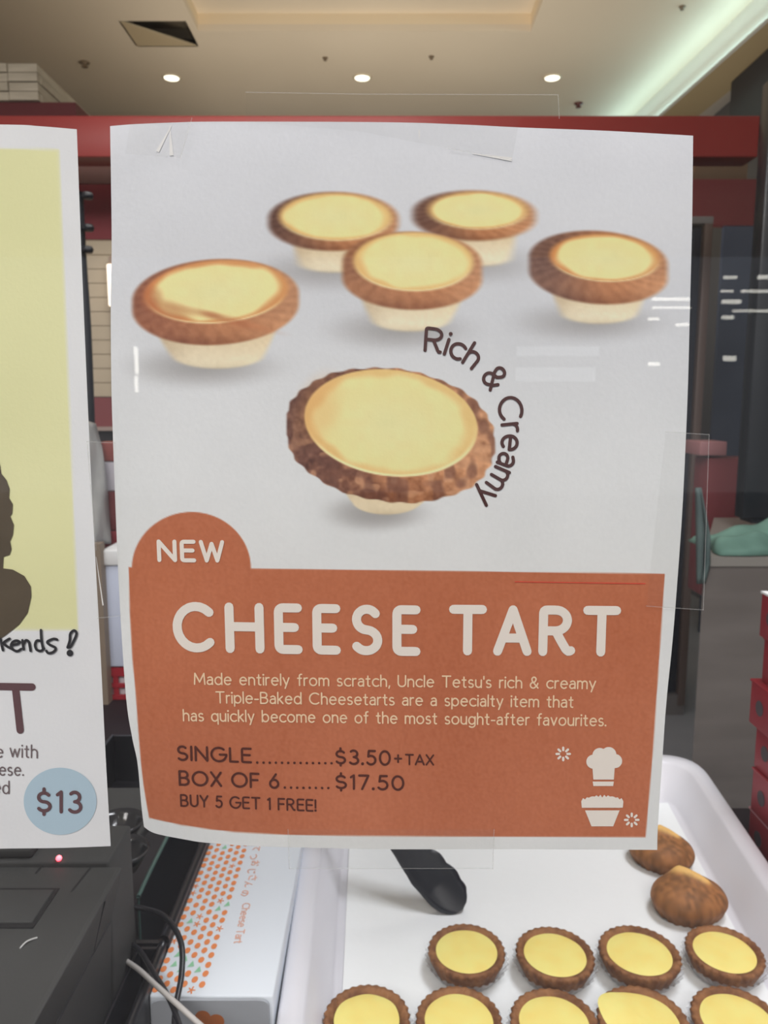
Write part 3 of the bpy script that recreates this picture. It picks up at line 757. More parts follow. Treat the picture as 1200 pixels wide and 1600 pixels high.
for st in ([(6, 330), (22, 410), (40, 480)], [(128, 325), (85, 350), (52, 385), (100, 430), (165, 462)],
           [(155, 410), (235, 396), (264, 368), (215, 350), (165, 375), (148, 425), (180, 475), (235, 492), (285, 462)],
           [(300, 345), (308, 410), (318, 468)], [(310, 410), (345, 348), (385, 368), (400, 430), (410, 488)],
           [(545, 355), (492, 352), (470, 410), (490, 470), (545, 490), (590, 455)], [(548, 210), (552, 300), (562, 390), (578, 455)],
           [(765, 338), (715, 328), (635, 365), (665, 405), (745, 450), (715, 502), (650, 518), (622, 488)],
           [(905, 440), (935, 350), (942, 260), (990, 215), (1024, 250), (1000, 330), (945, 430), (905, 442)]):
    i.line([(p.x, p.y) for p in catmull([(a, b, 0) for a, b in hw(st)], 6)], 4.1, 8)
i.disc(hw([(935, 517)])[0], 5.2, 16)
i.build('handwriting', mat('black_marker', (38, 38, 42), 0.5), lp)
i = Ink(on_left); i.line([(-42, 1072), (50, 1073.5)], 11.5); i.line([(24, 1074), (31.5, 1141)], 11.5)
i.build('title_lettering', mat('plum_brown_ink', (88, 62, 66), 0.55), lp)
i = Ink(on_left); i.poly([(94 + 57 * math.cos(2 * math.pi * k / 60), 1252 + 52.5 * math.sin(2 * math.pi * k / 60)) for k in range(60)])
i.build('price_circle', mat('powder_blue_ink', (160, 182, 196), 0.55), lp)
i = Ink(lambda a, b: on_left(a, b, .0006)); fit(i, '$13', 59, 1268, 126, 1269, 31, 5.4, .34, lean=False); i.build('price_lettering', bpy.data.materials['plum_brown_ink'], lp)
i = Ink(on_left)
fit(i, 'e', -4, 1183, 4, 1183, 18, 2.2, lean=False); fit(i, 'with', 16, 1182, 58, 1184, 19, 2.2, .22, lean=False)
fit(i, 'ese.', -1, 1211, 36, 1211.5, 18, 2.2, .24, lean=False); fit(i, 'ed', -9, 1239, 14, 1240, 19, 2.2, .24, lean=False)
i.build('description_lettering', mat('grey_brown_ink', (104, 92, 94), 0.55), lp)

# ------------------------------------------------------------------ clear tape
M_tape = mat_clear('clear_tape', (0.988, 0.988, 0.985), 1.4, 0.10, .010, .2)
M_tape_edge = mat_clear('tape_edge', (0.93, 0.93, 0.92), 1.5, 0.25, .22)
M_crease_glint = mat('tape_crease_glint', (240, 242, 246), 0.2, 1.0, k=2.0)  # white colour stands for light glinting off the creased tape
def tape(label, pts, glint_lines=(), edges=True):
    c = W(sum(p[0] for p in pts) / len(pts), sum(p[1] for p in pts) / len(pts), -.003)
    t = thing('clear_tape', label, 'tape', c, 'clear tape on the posters')
    front = [W(a, b, -.0008) - c for a, b in pts]; back = [W(a, b, -.0007) - c for a, b in pts]
    n = len(pts)
    fs = [tuple(range(n))]
    link_mesh('film', front, fs, M_tape, t)
    if edges:
        for e in edges if isinstance(edges, (list, tuple)) else range(n):
            i = Ink(lambda a, b: W(a, b, -.0009)); i.line([pts[e], pts[(e + 1) % n]], 1.3, 6, 40); i.build('edge', M_tape_edge, t)
    for cr, wd in glint_lines:
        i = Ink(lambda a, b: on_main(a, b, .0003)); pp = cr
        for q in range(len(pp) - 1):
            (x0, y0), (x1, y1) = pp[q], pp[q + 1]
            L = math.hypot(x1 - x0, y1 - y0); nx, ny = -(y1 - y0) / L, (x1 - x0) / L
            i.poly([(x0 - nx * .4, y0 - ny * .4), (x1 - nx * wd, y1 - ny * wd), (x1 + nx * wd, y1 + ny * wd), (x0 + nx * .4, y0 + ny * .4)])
        i.build('crease_glint', M_crease_glint, t)
    return t
tape('long clear tape strip over the top edge of the tart poster', [(384, 144), (560, 147), (872, 148), (874, 185), (812, 186), (800, 250), (700, 232), (560, 205), (384, 190)],
     [([(738, 240), (800, 249)], 3.0), ([(655, 217), (655, 203)], 1.2)], [0, 1, 2, 5])
tape('short creased clear tape at the top left corner of the tart poster', [(205, 184), (300, 184), (282, 247), (196, 240)], [([(268, 196), (246, 237)], 2.6), ([(265, 196), (268, 243)], 3.0)], [1])
tape('tall clear tape down the right edge of the tart poster', [(1040, 675), (1108, 679), (1099, 953), (1010, 947)], (), [0, 1, 2])
tape('clear tape bridging the gap between the two posters', [(136, 690), (180, 692), (184, 850), (180, 862), (150, 860), (146, 815)], (), [0, 4, 5])
tape('narrow clear tape below the bridging tape, beside the price text poster', [(148, 862), (186, 862), (188, 962), (152, 966)], [([(150, 870), (161, 946)], 1.0)], [2])
tape('clear tape along the bottom edge of the tart poster', [(450, 1296), (772, 1296), (770, 1357), (452, 1357)], (), [1, 2, 3])

# ------------------------------------------------------------------ bakery tray
ZF = 0.950; ZR = 0.995
M_tray = mat('white_tray_plastic', (206, 206, 212), 0.3, 0.45, rgb2=(200, 200, 206), scale=8)
def inset(q, d):
    n = len(q); out = []
    for k in range(n):
        p0, p1, p2 = q[k - 1], q[k], q[(k + 1) % n]
        e1 = (p1 - p0).normalized(); e2 = (p2 - p1).normalized()
        n1 = Vector((-e1.y, e1.x)); n2 = Vector((-e2.y, e2.x))
        bis = (n1 + n2); bis = bis / max(bis.dot(n1), .2) if bis.length else n1
        out.append(p1 + bis * d)
    return out
def rloop(q, r, z, n=8):
    out = []
    for k in range(len(q)):
        p0, p1, p2 = q[k - 1], q[k], q[(k + 1) % len(q)]
        a = p1 + (p0 - p1).normalized() * r; b = p1 + (p2 - p1).normalized() * r
        for s in range(n + 1):
            t = s / n; c = a * (1 - t) ** 2 + p1 * 2 * t * (1 - t) + b * t * t
            out.append(Vector((c.x, c.y, z)))
    return out
def lineX(pA, pB, y): t = (y - pA.y) / (pB.y - pA.y); return pA.x + (pB.x - pA.x) * t
la, lb = WZ(472, 1327, ZR), WZ(431, 1600, ZR); ra, rb = WZ(1102, 1200, ZR), WZ(1200, 1343, ZR)
yn, yf = 0.07, WZ(1055, 1177, ZR).y
quad = [Vector((lineX(la, lb, yn), yn)), Vector((lineX(ra, rb, yn), yn)), Vector((lineX(ra, rb, yf), yf)), Vector((lineX(la, lb, yf), yf))]
tray = thing('bakery_tray', 'white plastic bakery tray holding the rows of tarts', 'tray', (.15, .35, ZT))
lv = [(.018, ZT + .0005, .04), (.004, ZR - .012, .05), (0, ZR - .011, .055), (0, ZR - .003, .055), (.003, ZR, .054), (.018, ZR, .045), (.0215, ZR - .003, .042), (.037, ZF + .003, .03), (.040, ZF, .028)]
vs = []; loops = []
for d, z, r in lv:
    L = rloop(inset(quad, d), r, z); loops.append(len(vs)); vs += [p - tray.location for p in L]
nL = len(L); fs = []
for a, b in zip(loops, loops[1:]):
    for k in range(nL): fs.append((a + k, a + (k + 1) % nL, b + (k + 1) % nL, b + k))
fs.append(tuple(loops[-1] + k for k in range(nL))); fs.append(tuple(reversed(range(nL))))
link_mesh('pan', vs, fs, M_tray, tray, True)
# parchment
inner = inset(quad, .046)
M_parch = mat('white_parchment', (214, 217, 230), 0.55, 0.3, bump=.5, scale=30, bscale=45)
n = 60; vs = []; fs = []
for a in range(n + 1):
    for b in range(n + 1):
        s, t = a / n, b / n
        p = (inner[0] * (1 - s) + inner[1] * s) * (1 - t) + (inner[3] * (1 - s) + inner[2] * s) * t
        zz = ZF + .0008 + .0009 * (math.sin(9 * s + 3 * math.sin(5 * t)) * math.sin(7 * t + 2 * s) + 1) * .5
        vs.append((p.x, p.y, zz))
for a in range(n):
    for b in range(n): fs.append((a * (n + 1) + b, (a + 1) * (n + 1) + b, (a + 1) * (n + 1) + b + 1, a * (n + 1) + b + 1))
tag(link_mesh('parchment_sheet', vs, fs, M_parch, None, True), 'white parchment sheet lining the bakery tray under the tarts', 'paper')

# ------------------------------------------------------------------ tarts
M_crust = mat('baked_crust', (136, 94, 60), 0.6, 0.3, rgb2=(98, 62, 38), scale=90, bump=.9, bscale=260)
M_custard = mat('cheese_custard', (228, 207, 124), 0.5, 0.3, rgb2=(222, 198, 112), scale=40, detail=2, sss=.1)
M_liner = mat_clear('clear_fluted_cup', (0.93, 0.94, 0.95), 1.45, .15, .28, .3, (.85, .86, .88))
TR = 0.0335; TH = .021
def tart(label, px, py, rot, odd=False, s=1.0, fl=1.0):
    p = WZ(px, py, ZF + .002 + TH * .95)
    t = thing('cheese_tart', label, 'tart', (p.x, p.y, ZF + .0022), 'baked cheese tarts in the white tray', rot)
    r = TR * s
    def flute(i, th): return (0, 0, .012, .022, .028, .022, .008, 0)[min(i, 7)] * math.cos(30 * th) + .008 * math.sin(2 * th + px)
    prof = [(r * .70, 0), (r * .78, .001), (r * .92, TH * .55), (r * .985, TH * .80), (r * 1.0, TH * .93), (r * .965, TH * 1.02), (r * .88, TH * 1.0), (r * .815, TH * .93), (r * .77, TH * .82)]
    lathe('crust', prof, M_crust, t, 120, flute=flute, cap1=False)
    vs = [(0, 0, TH * .955)]; fs = []; NS = 48; NR = 7
    for a in range(1, NR + 1):
        for k in range(NS):
            th = 2 * math.pi * k / NS; q = a / NR
            rr = r * .835 * fl * q * (1 + .012 * math.sin(3 * th + px) * q + .010 * math.sin(7 * th + py) * q)
            z = TH * (.955 + .02 * (1 - q * q)) - (.0016 * q ** 6)
            if odd: rr *= 1 + .20 * max(0, math.cos(th - 2.5)) ** 8 * q; z += .0045 * max(0, math.cos(th - 2.5)) ** 3 * q
            vs.append((rr * math.cos(th), rr * math.sin(th), z))
    for k in range(NS):
        fs.append((0, 1 + k, 1 + (k + 1) % NS))
        for a in range(NR - 1):
            b0 = 1 + a * NS; b1 = b0 + NS
            fs.append((b0 + k, b1 + k, b1 + (k + 1) % NS, b0 + (k + 1) % NS))
    link_mesh('custard', vs, fs, M_custard, t, True)
    lathe('paper_cup', [(r * .74, -.0006), (r * .84, .002), (r * 1.03, TH * .55), (r * 1.08, TH * .66)], M_liner, t, 120,
          flute=lambda i, th: (.0, .01, .028, .035)[i] * math.cos(34 * th), cap0=False, cap1=False)
    return t
back = 'in the back row of the tray, '
front = 'in the front row of the tray, '
tart('round cheese tart ' + back + 'leftmost, nearest the black tongs', 729, 1485, .3, s=1.0, fl=1.04)
tart('scalloped cheese tart ' + back + 'second from the left', 867, 1490, 1.3, s=1.0)
tart('round cheese tart ' + back + 'third from the left', 999, 1488, 2.1, s=1.02, fl=.98)
tart('round cheese tart ' + back + 'rightmost, below the split bun', 1132, 1486, .9, s=.97)
tart('wide rimmed cheese tart ' + front + 'leftmost, apart from the others', 573, 1590, .5, s=1.0, fl=.92)
tart('round cheese tart ' + front + 'second from the left', 717, 1593, 1.1, s=1.0, fl=1.02)
tart('round cheese tart ' + front + 'third from the left', 866, 1596, 1.9, s=1.0)
tart('lopsided cheese tart whose custard overlaps the rim, ' + 'in the front row', 1005, 1594, 0.1, True, 1.04, 1.0)
tart('round cheese tart ' + front + 'rightmost, by the tray wall', 1153, 1594, 2.6, s=1.03, fl=1.03)

# two browned buns
M_bun = mat_vcol('browned_bun', 0.6, 0.3, 1.0, 160)
def bun(label, px, py, rx, ry, h, rot, seed, crack):
    p = WZ(px, py, ZF + .002)
    NS, NR = 96, 26; vs = []; fs = []; cs = []
    rnd = random.Random(seed); ph = rnd.random() * 6
    for a in range(NR + 1):
        q = a / NR
        for k in range(NS):
            th = 2 * math.pi * k / NS
            if q < .72:   # dome from the crown down to the widest line
                s = q / .72; rr = math.sin(s * math.pi / 2); zz = .42 + .58 * math.cos(s * math.pi / 2)
            else:         # fluted sides tucking under
                s = (q - .72) / .28; rr = 1 - .22 * s ** 1.3; zz = .42 * (1 - s)
            fl = .035 * math.cos(24 * th) * sm(np.array((q - .70) * 5)) 
            rr *= 1 + float(fl) + .03 * math.sin(2 * th + ph) + .02 * math.sin(3 * th + ph * 2)
            x, y = rx * rr * math.cos(th), ry * rr * math.sin(th)
            # a raised torn ridge running from the crown
            qx, qy = x / rx, y / ry; (ax0, ay0, ax1, ay1) = crack
            tt = max(0.0, min(1.0, ((qx - ax0) * (ax1 - ax0) + (qy - ay0) * (ay1 - ay0)) / ((ax1 - ax0) ** 2 + (ay1 - ay0) ** 2)))
            d = math.hypot(qx - ax0 - tt * (ax1 - ax0), qy - ay0 - tt * (ay1 - ay0))
            fade = 1 if q < .6 else max(0, (.9 - q) * 3.3)
            ridge = math.exp(-(d / (.24 - .10 * tt)) ** 2) * fade
            ox, oy = (ay1 - ay0), -(ax1 - ax0); on = math.hypot(ox, oy)
            sd_ = ((qx - ax0) * ox + (qy - ay0) * oy) / on
            groove = math.exp(-((sd_ + .30) / .09) ** 2) * (1 if 0 < tt < 1 else .3) * fade
            z = h * zz + ridge * h * (.24 - .12 * tt) - groove * h * .06 + .0004 * math.sin(11 * th) * q
            vs.append((x, y, z))
            n = float(vnoise(np.array(x * 9000. + 500), np.array(y * 9000. + 500), 30, seed)) * 1.6
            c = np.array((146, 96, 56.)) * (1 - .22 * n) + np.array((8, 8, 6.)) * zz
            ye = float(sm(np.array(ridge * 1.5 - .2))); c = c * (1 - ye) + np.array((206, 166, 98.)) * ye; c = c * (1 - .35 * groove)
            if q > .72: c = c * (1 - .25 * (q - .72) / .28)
            cs.append(c)
    for a in range(NR):
        for k in range(NS): fs.append((a * NS + k, (a + 1) * NS + k, (a + 1) * NS + (k + 1) % NS, a * NS + (k + 1) % NS))
    fs.append(tuple(NR * NS + k for k in range(NS)))
    o = link_mesh('split_bun', vs, fs, M_bun, None, True)
    o.location = (p.x, p.y, ZF + .002); o.rotation_euler = (0, 0, rot)
    at = o.data.color_attributes.new('ink', 'FLOAT_COLOR', 'POINT')
    at.data.foreach_set('color', np.array([[lin1(c[0]) / E0, lin1(c[1]) / E0, lin1(c[2]) / E0, 1] for c in cs], dtype=np.float32).ravel())
    return tag(o, label, 'pastry', 'browned buns by the tray wall')
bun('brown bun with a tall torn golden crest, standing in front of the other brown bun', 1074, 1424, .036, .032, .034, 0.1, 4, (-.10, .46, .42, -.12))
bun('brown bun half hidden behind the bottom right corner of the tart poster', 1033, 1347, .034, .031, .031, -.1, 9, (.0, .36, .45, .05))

# ------------------------------------------------------------------ tongs
M_tong = mat('black_nylon', (22, 26, 34), 0.28, 0.5)
Ap = WZ(722, 1420, ZF + .004); Bp = WZ(612, 1300, ZF + .070)
tg = thing('serving_tongs', 'black scallop edged serving tongs leaning into the tray', 'tongs', Ap)
def jaw(off, name):
    ax = (Bp - Ap); L = ax.length; ax.normalize()
    wv = ax.cross(CAM - Ap).normalized(); nv = wv.cross(ax).normalized()
    N = 60; vs = []; fs = []; K = 7
    for a in range(N + 1):
        s = a / N; l = s * (L + .03)
        wd = .0200 * math.sqrt(max(0.0, 1 - (1 - min(1, s / .22)) ** 2)) if s < .22 else .0200 - .003 * (s - .22)
        wd *= 1 - .50 * min(1, max(0, (s - .40) / .42))
        wd = max(wd, .0004)
        sc = .0020 * (abs(math.sin(s * 20)) - .5) * (1 if s > .08 else 0)
        for side in (0, 1):
            for k in range(K):
                u = (k / (K - 1)) * 2 - 1
                cup = -.0035 * (1 - u * u) * min(1, s * 4)
                p = ax * l + wv * (u * (wd + (sc if u > 0 else sc * .15))) + nv * (cup + (.0012 if side else -.0012) + off)
                vs.append(p)
    for a in range(N):
        b0 = a * 2 * K; b1 = b0 + 2 * K
        for k in range(K - 1):
            fs.append((b0 + k, b0 + k + 1, b1 + k + 1, b1 + k)); fs.append((b0 + K + k, b1 + K + k, b1 + K + k + 1, b0 + K + k + 1))
        fs.append((b0, b1, b1 + K, b0 + K)); fs.append((b0 + K - 1, b0 + 2 * K - 1, b1 + 2 * K - 1, b1 + K - 1))
    fs.append(tuple([k for k in range(K)] + [K + k for k in reversed(range(K))]))
    e = N * 2 * K; fs.append(tuple([e + k for k in reversed(range(K))] + [e + K + k for k in range(K)]))
    link_mesh(name, vs, fs, M_tong, tg, True)
    return ax, wv, nv, L
ax, wv, nv, LJ = jaw(.003, 'jaw'); jaw(-.002, 'jaw')
for sgn in (-1, 1):
    tube('arm', [Ap + ax * (LJ + .01) + nv * (.0005 + sgn * .002), Ap + ax * (LJ + .06) + nv * sgn * .007, Ap + ax * (LJ + .13) + nv * sgn * .006], .0028,
         mat('tong_steel', (170, 172, 176), 0.25, 0.5, metal=1) if sgn < 0 else bpy.data.materials['tong_steel'], tg)

# ------------------------------------------------------------------ cake box
ZB = 1.010
M_card = mat('white_card', (205, 211, 222), 0.5, 0.3)
M_flap_shaded = mat('shaded_card_flap', (160, 164, 170), 0.5, 0.3, rgb2=(152, 156, 162), scale=8)  # greyer than the box card because the front's shade is in the colour
bl, br = WZ(246, 1562, ZB), WZ(426, 1562, ZB)
cb = thing('cake_box', 'white cake box with an orange fruit dot pattern along one side, beside the tray', 'box', ((bl.x + br.x) / 2, .3, ZT))
xl = -.399 * (1.45 - ZB); xr = WZ(426, 1562, ZB).x
yb0 = WZ(330, 1556, ZB).y; yb1 = yb0 + .27
box('carton', xl, xr, yb0, yb1, ZT + .001, ZB, M_card, cb, bev=.0015)
# front flap: rounded tongue over the front, its shade painted in as grey
fl = [(xl + .002, ZT + .004), (xr - .003, ZT + .004)]
arc = [(xr - .003 - .008 * (1 - math.cos(R(90) * k / 6)), ZB - .006 + .005 * math.sin(R(90) * k / 6)) for k in range(7)]
arc2 = [(xl + .002 + .008 * (1 - math.sin(R(90) * k / 6)), ZB - .006 + .005 * math.cos(R(90) * k / 6)) for k in range(7)]
out = fl + arc + arc2
vs = [(a - cb.location.x, yb0 - .0010 - .3, b - ZT) for a, b in out] + [(a - cb.location.x, yb0 - .0035 - .3, b - ZT) for a, b in out]
k_ = len(out); fs = [tuple(range(k_)), tuple(reversed(range(k_, 2 * k_)))] + [(a, (a + 1) % k_, k_ + (a + 1) % k_, k_ + a) for a in range(k_)]
link_mesh('front_flap', vs, fs, M_flap_shaded, cb)
on_flap = lambda a, b: Vector((a, yb0 - .0038, b))
i = Ink(on_flap)
i.disc(((xl + xr) / 2 - .002, ZB - .026), .011, 24); i.disc(((xl + xr) / 2 - .006, ZB - .015), .006, 20); i.disc(((xl + xr) / 2 + .004, ZB - .018), .006, 20)
i.build('printed_badge', mat('burnt_orange_ink', (170, 98, 50), 0.5), cb)
on_top = lambda a, b: Vector((a, b, ZB + .0003))
io = Ink(on_top); ig = Ink(on_top)
def dot(ink, x, y, rx, ry): ink.poly([(x + rx * math.cos(2 * math.pi * k / 12), y + ry * math.sin(2 * math.pi * k / 12)) for k in range(12)])
rd = random.Random(5); cols = 6
for c in range(cols):
    x = xl + .0030 + c * .0068
    for r_ in range(26):
        y = yb0 + .006 + r_ * .0104 + (.0052 if c % 2 else 0) + rd.uniform(-.0008, .0008)
        if y > yb1 - .004: continue
        q = rd.random()
        if q < .09: ig.poly([(x - .0025, y - .003), (x + .0028, y - .002), (x + .0005, y + .0042)])
        elif q < .15:
            for th in range(5): io.line([(x, y), (x + .0026 * math.cos(th * 1.257), y + .0034 * math.sin(th * 1.257))], .0011, 6, 1)
        else: dot(io, x, y, .0024, .0034)
stuff(io.build('orange_dots', mat('orange_ink', (214, 128, 74), 0.5), cb)); stuff(ig.build('green_dots', mat('leaf_green_ink', (134, 186, 150), 0.5), cb))
# lettering running towards the viewer, tops of the letters to the right
M_boxink = mat('faded_orange_ink', (214, 164, 144), 0.5)
def run_text(ink, polys, tot, p0, p1, cap, wd):
    d = p1 - p0; L = d.length; d = d / L; up = Vector((-d.y, d.x))
    for p in polys: ink.line([tuple((p0 + d * (a / tot * L) + up * (b * cap)).xy) for a, b in p], wd, 6, 1)
t0 = WZ(380, 1412, ZB).xy; t1 = WZ(366, 1474, ZB).xy
i = Ink(on_top); pl, tot = layout('Cheese Tart', .18, .35); run_text(i, pl, tot, Vector(t0), Vector(t1), .0062, .0010)
KANA = [
 [[(.1, .8), (.9, .85)], [(.9, .85), (.45, .6), (.4, .3), (.7, .1)]],
 [[(.1, .7), (.5, .85), (.9, .6), (.8, .3), (.4, .15)]],
 [[(.1, .7), (.65, .7)], [(.38, .95), (.38, .15), (.15, .2), (.3, .45), (.75, .45), (.8, .2), (.6, .1)], [(.8, .9), (.92, .75)]],
 [[(.3, .9), (.3, .3), (.5, .1), (.85, .25)], [(.6, .9), (.68, .78)], [(.78, .92), (.86, .8)]],
 [[(.15, .72), (.85, .8)], [(.45, .95), (.75, .45)], [(.2, .4), (.3, .15), (.8, .12)]],
 [[(.55, .92), (.15, .1), (.4, .5), (.6, .2), (.9, .3)]],
 [[(.55, .75), (.4, .2), (.15, .35), (.25, .7), (.6, .8), (.88, .5), (.65, .12)]]]
cpts = [(399, 1322), (399, 1338), (395, 1354), (390, 1370), (384, 1385), (382, 1400), (377, 1392)]
for kk, (cx, cy) in enumerate([(401, 1326), (396, 1339), (399, 1349), (393, 1361), (395, 1372), (388, 1382), (383, 1396)]):
    c = Vector(WZ(cx, cy, ZB).xy); s = .0085
    for st in KANA[kk]:
        pts = catmull([(a, b, 0) for a, b in st], 4)
        i.line([(c.x + (q.y - .5) * s, c.y - (q.x - .5) * s * 1.15) for q in pts], .0011, 6, 1)
i.build('lettering', M_boxink, cb)

# ------------------------------------------------------------------ till, tubs and cables at the lower left
M_till = mat('charcoal_plastic', (64, 64, 63), 0.6, 0.25, rgb2=(60, 60, 59), scale=20, bump=.1, bscale=900)
M_tilld = mat('dark_groove', (36, 36, 37), 0.5, 0.3)
ZM = 1.114
tl = thing('till_printer', 'charcoal till printer with a red indicator light under the left poster', 'printer', (-.33, .12, ZT))
prof = [(-.62, ZT), (-.2065, ZT), (-.2035, 1.02), (-.2005, 1.073), (-.1905, ZM), (-.194, ZM + .0005), (-.62, ZM + .0005)]
Yf = WZ(190, 1355, ZM).y
def prism(name, prof, y0, y1, m, parent, bev=0.0):
    n = len(prof); o = parent.location
    vs = [(a - o.x, y0 - o.y, b - o.z) for a, b in prof] + [(a - o.x, y1 - o.y, b - o.z) for a, b in prof]
    fs = [tuple(range(n)), tuple(reversed(range(n, 2 * n)))] + [(a, n + a, n + (a + 1) % n, (a + 1) % n) for a in range(n)]
    ob = link_mesh(name, vs, fs, m, parent)
    if bev:
        md = ob.modifiers.new('soft_edge', 'BEVEL'); md.width = bev; md.segments = 2; md.limit_method = 'ANGLE'
    return ob
prism('housing', prof, .0, Yf, M_till, tl, .0012)
def ontill(px, py, dz=0): return WZ(px, py, ZM + dz)
g0, g1 = ontill(98, 1390), ontill(55, 1452)
box('lid_groove', -.55, ontill(92, 1392).x, ontill(60, 1452).y, ontill(95, 1390).y, ZM - .001, ZM + .0012, M_tilld, tl)
box('lid', -.55, ontill(88, 1396).x - .002, ontill(60, 1447).y + .001, ontill(95, 1394).y, ZM, ZM + .0024, M_till, tl, bev=.001)
io_ = Ink(lambda a, b: ontill(a, b, .0010)); io_.line([(141, 1356), (112, 1392)], 2.4); io_.build('top_groove', M_tilld, tl)
io_ = Ink(lambda a, b: ontill(a, b, .0010)); io_.line([(72, 1345), (56, 1364)], 2.0); io_.build('top_groove', M_tilld, tl)
# seams on the right flank
sx = -.2002
tube('side_seam', [Vector((sx, .005, 1.0735)), Vector((sx, .1, 1.0735)), Vector((sx, Yf - .004, 1.0735))], .0007, M_tilld, tl)
yq = WX(155, 1430, -.195).y
tube('side_seam', [Vector((-.1905, yq, 1.112)), Vector((-.196, yq, 1.092)), Vector((-.2002, yq, 1.075))], .0006, M_tilld, tl)
box('rear_housing', -.62, ontill(176, 1345).x, Yf, Yf + .05, ZT, ZM + .004, M_till, tl, bev=.002)
box('rear_cap', -.62, ontill(100, 1340).x - .02, Yf + .004, Yf + .05, ZM + .004, ZM + .012, M_till, tl, bev=.002)
lp_ = WZ(92, 1341, ZM + .006)
bpy.ops.mesh.primitive_uv_sphere_add(segments=16, ring_count=8, radius=.0021, location=lp_ - tl.location)
led = bpy.context.object; led.name = 'indicator_light'; led.data.materials.append(mat_emit('red_led', (1.0, .06, .10), 4.0)); led.parent = tl
led['label'] = 'glowing red indicator light'
tube('slot_highlight', [ontill(31, 1482, .001), ontill(42, 1471, .002), ontill(58, 1465, .001)], .0006, mat('slot_glint', (170, 170, 168), .4), tl, seg=6)  # pale curved bar painted as the highlight on the card slot

M_tub = mat('black_tub_plastic', (24, 24, 28), 0.3, 0.5)
def tub(label, x0, x1, y0, y1, zt, wall=.004):
    t = thing('black_tub', label, 'tub', ((x0 + x1) / 2, (y0 + y1) / 2, ZT))
    box('base', x0, x1, y0, y1, ZT + .001, ZT + .006, M_tub, t)
    box('side_wall', x0, x0 + wall, y0, y1, ZT + .006, zt, M_tub, t, bev=.0012); box('side_wall', x1 - wall, x1, y0, y1, ZT + .006, zt, M_tub, t, bev=.0012)
    box('end_wall', x0 + wall, x1 - wall, y0, y0 + wall, ZT + .006, zt - .001, M_tub, t); box('end_wall', x0 + wall, x1 - wall, y1 - wall, y1, ZT + .006, zt - .001, M_tub, t)
    return t
xt = -.404 * (1.45 - 1.02)
nt_ = tub('narrow black tub squeezed between the till printer and the cake box', -.1992, xt - .002, .02, .262, 1.015, .003)
tube('rim', [Vector((xt - .005, .02, 1.016)), Vector((xt - .005, .14, 1.016)), Vector((xt - .005, .262, 1.016))], .0035, M_tub, nt_)
wt = tub('wide black tub behind the till printer and left of the cake box', -.36, xt - .001, .266, .66, 1.015, .004)
tube('rim', [Vector((xt - .005, .266, 1.017)), Vector((xt - .005, .45, 1.017)), Vector((xt - .005, .66, 1.017))], .0042, M_tub, wt)
# green edged acrylic divider inside the wide tub
ga, gb = WZ(236, 1300, 1.03), WZ(216, 1400, 1.03)
dv = thing('acrylic_divider', 'upright acrylic divider with a dull green edge between printer and cake box', 'divider', ((ga.x + gb.x) / 2, (ga.y + gb.y) / 2, ZT))
box('panel', gb.x - .001, gb.x + .0010, gb.y, ga.y + .10, ZT + .0062, 1.028, mat('smoked_acrylic', (26, 28, 33), 0.35, .3), dv)
tube('polished_edge', [Vector((gb.x, gb.y, 1.029)), Vector((gb.x - .001, (gb.y + ga.y) / 2, 1.029)), Vector((gb.x, ga.y + .10, 1.029))], .0019, mat('green_edge', (74, 98, 92), 0.3, .5), dv)
tube('polished_edge', [Vector((gb.x, gb.y, 1.029)), Vector((gb.x, gb.y - .0005, .99)), Vector((gb.x, gb.y, ZT + .0065))], .0012, bpy.data.materials['green_edge'], dv)
# glossy dark bowls behind the printer
M_bowl = mat('dark_glossy_bowl', (44, 44, 46), 0.12, .7)
for k, (bx_, by_, lab) in enumerate(((192, 1298, 'upper of two glossy dark bowls behind the till printer'), (203, 1322, 'lower of two glossy dark bowls behind the till printer'))):
    p = WZ(bx_ - 12, by_ + 8, 1.05)
    t = tag(lathe('dark_bowl', [(.008, .0), (.013, .002), (.022, .018), (.024, .022), (.0228, .0225), (.020, .017), (.010, .004), (.001, .003)], M_bowl, None, 40), lab, 'bowl', 'dark bowls behind the printer')
    t.location = (p.x, p.y, 1.0305 + (0 if k else .0))
    if k == 0: t.location = (p.x - .004, p.y + .022, 1.0305)
ledge = WZ(192, 1310, 1.03)
box('lid', ledge.x - .10, ledge.x + .015, ledge.y - .03, ledge.y + .10, 1.018, 1.0300, M_till, wt, bev=.002)

M_cab = mat('black_cable', (26, 26, 30), 0.35, .5); M_cabw = mat('white_cable', (176, 172, 168), 0.45, .4)
def cpt(l): return [WZ(a, b, z) for a, b, z in l]
tag(tube('black_cable', cpt([(200, 1416, 1.035), (225, 1420, 1.045), (258, 1433, 1.05), (282, 1470, 1.045), (284, 1520, 1.035), (274, 1580, 1.025), (276, 1640, 1.02), (300, 1700, 1.0)]), .0022, M_cab),
    'black cable arching over the tub rim onto the dotted cake box', 'cable')
tag(tube('black_cable', cpt([(195, 1470, 1.015), (218, 1485, 1.025), (240, 1520, 1.03), (262, 1556, 1.028), (280, 1600, 1.025), (300, 1680, 1.02)]), .0020, M_cab),
    'lower black cable sloping down beside the white cable', 'cable')
tag(tube('white_cable', cpt([(195, 1500, 1.015), (218, 1516, 1.024), (250, 1545, 1.03), (280, 1572, 1.03), (318, 1606, 1.024), (380, 1660, 1.02)]), .0019, M_cabw),
    'white cable crossing the front of the cake box', 'cable')

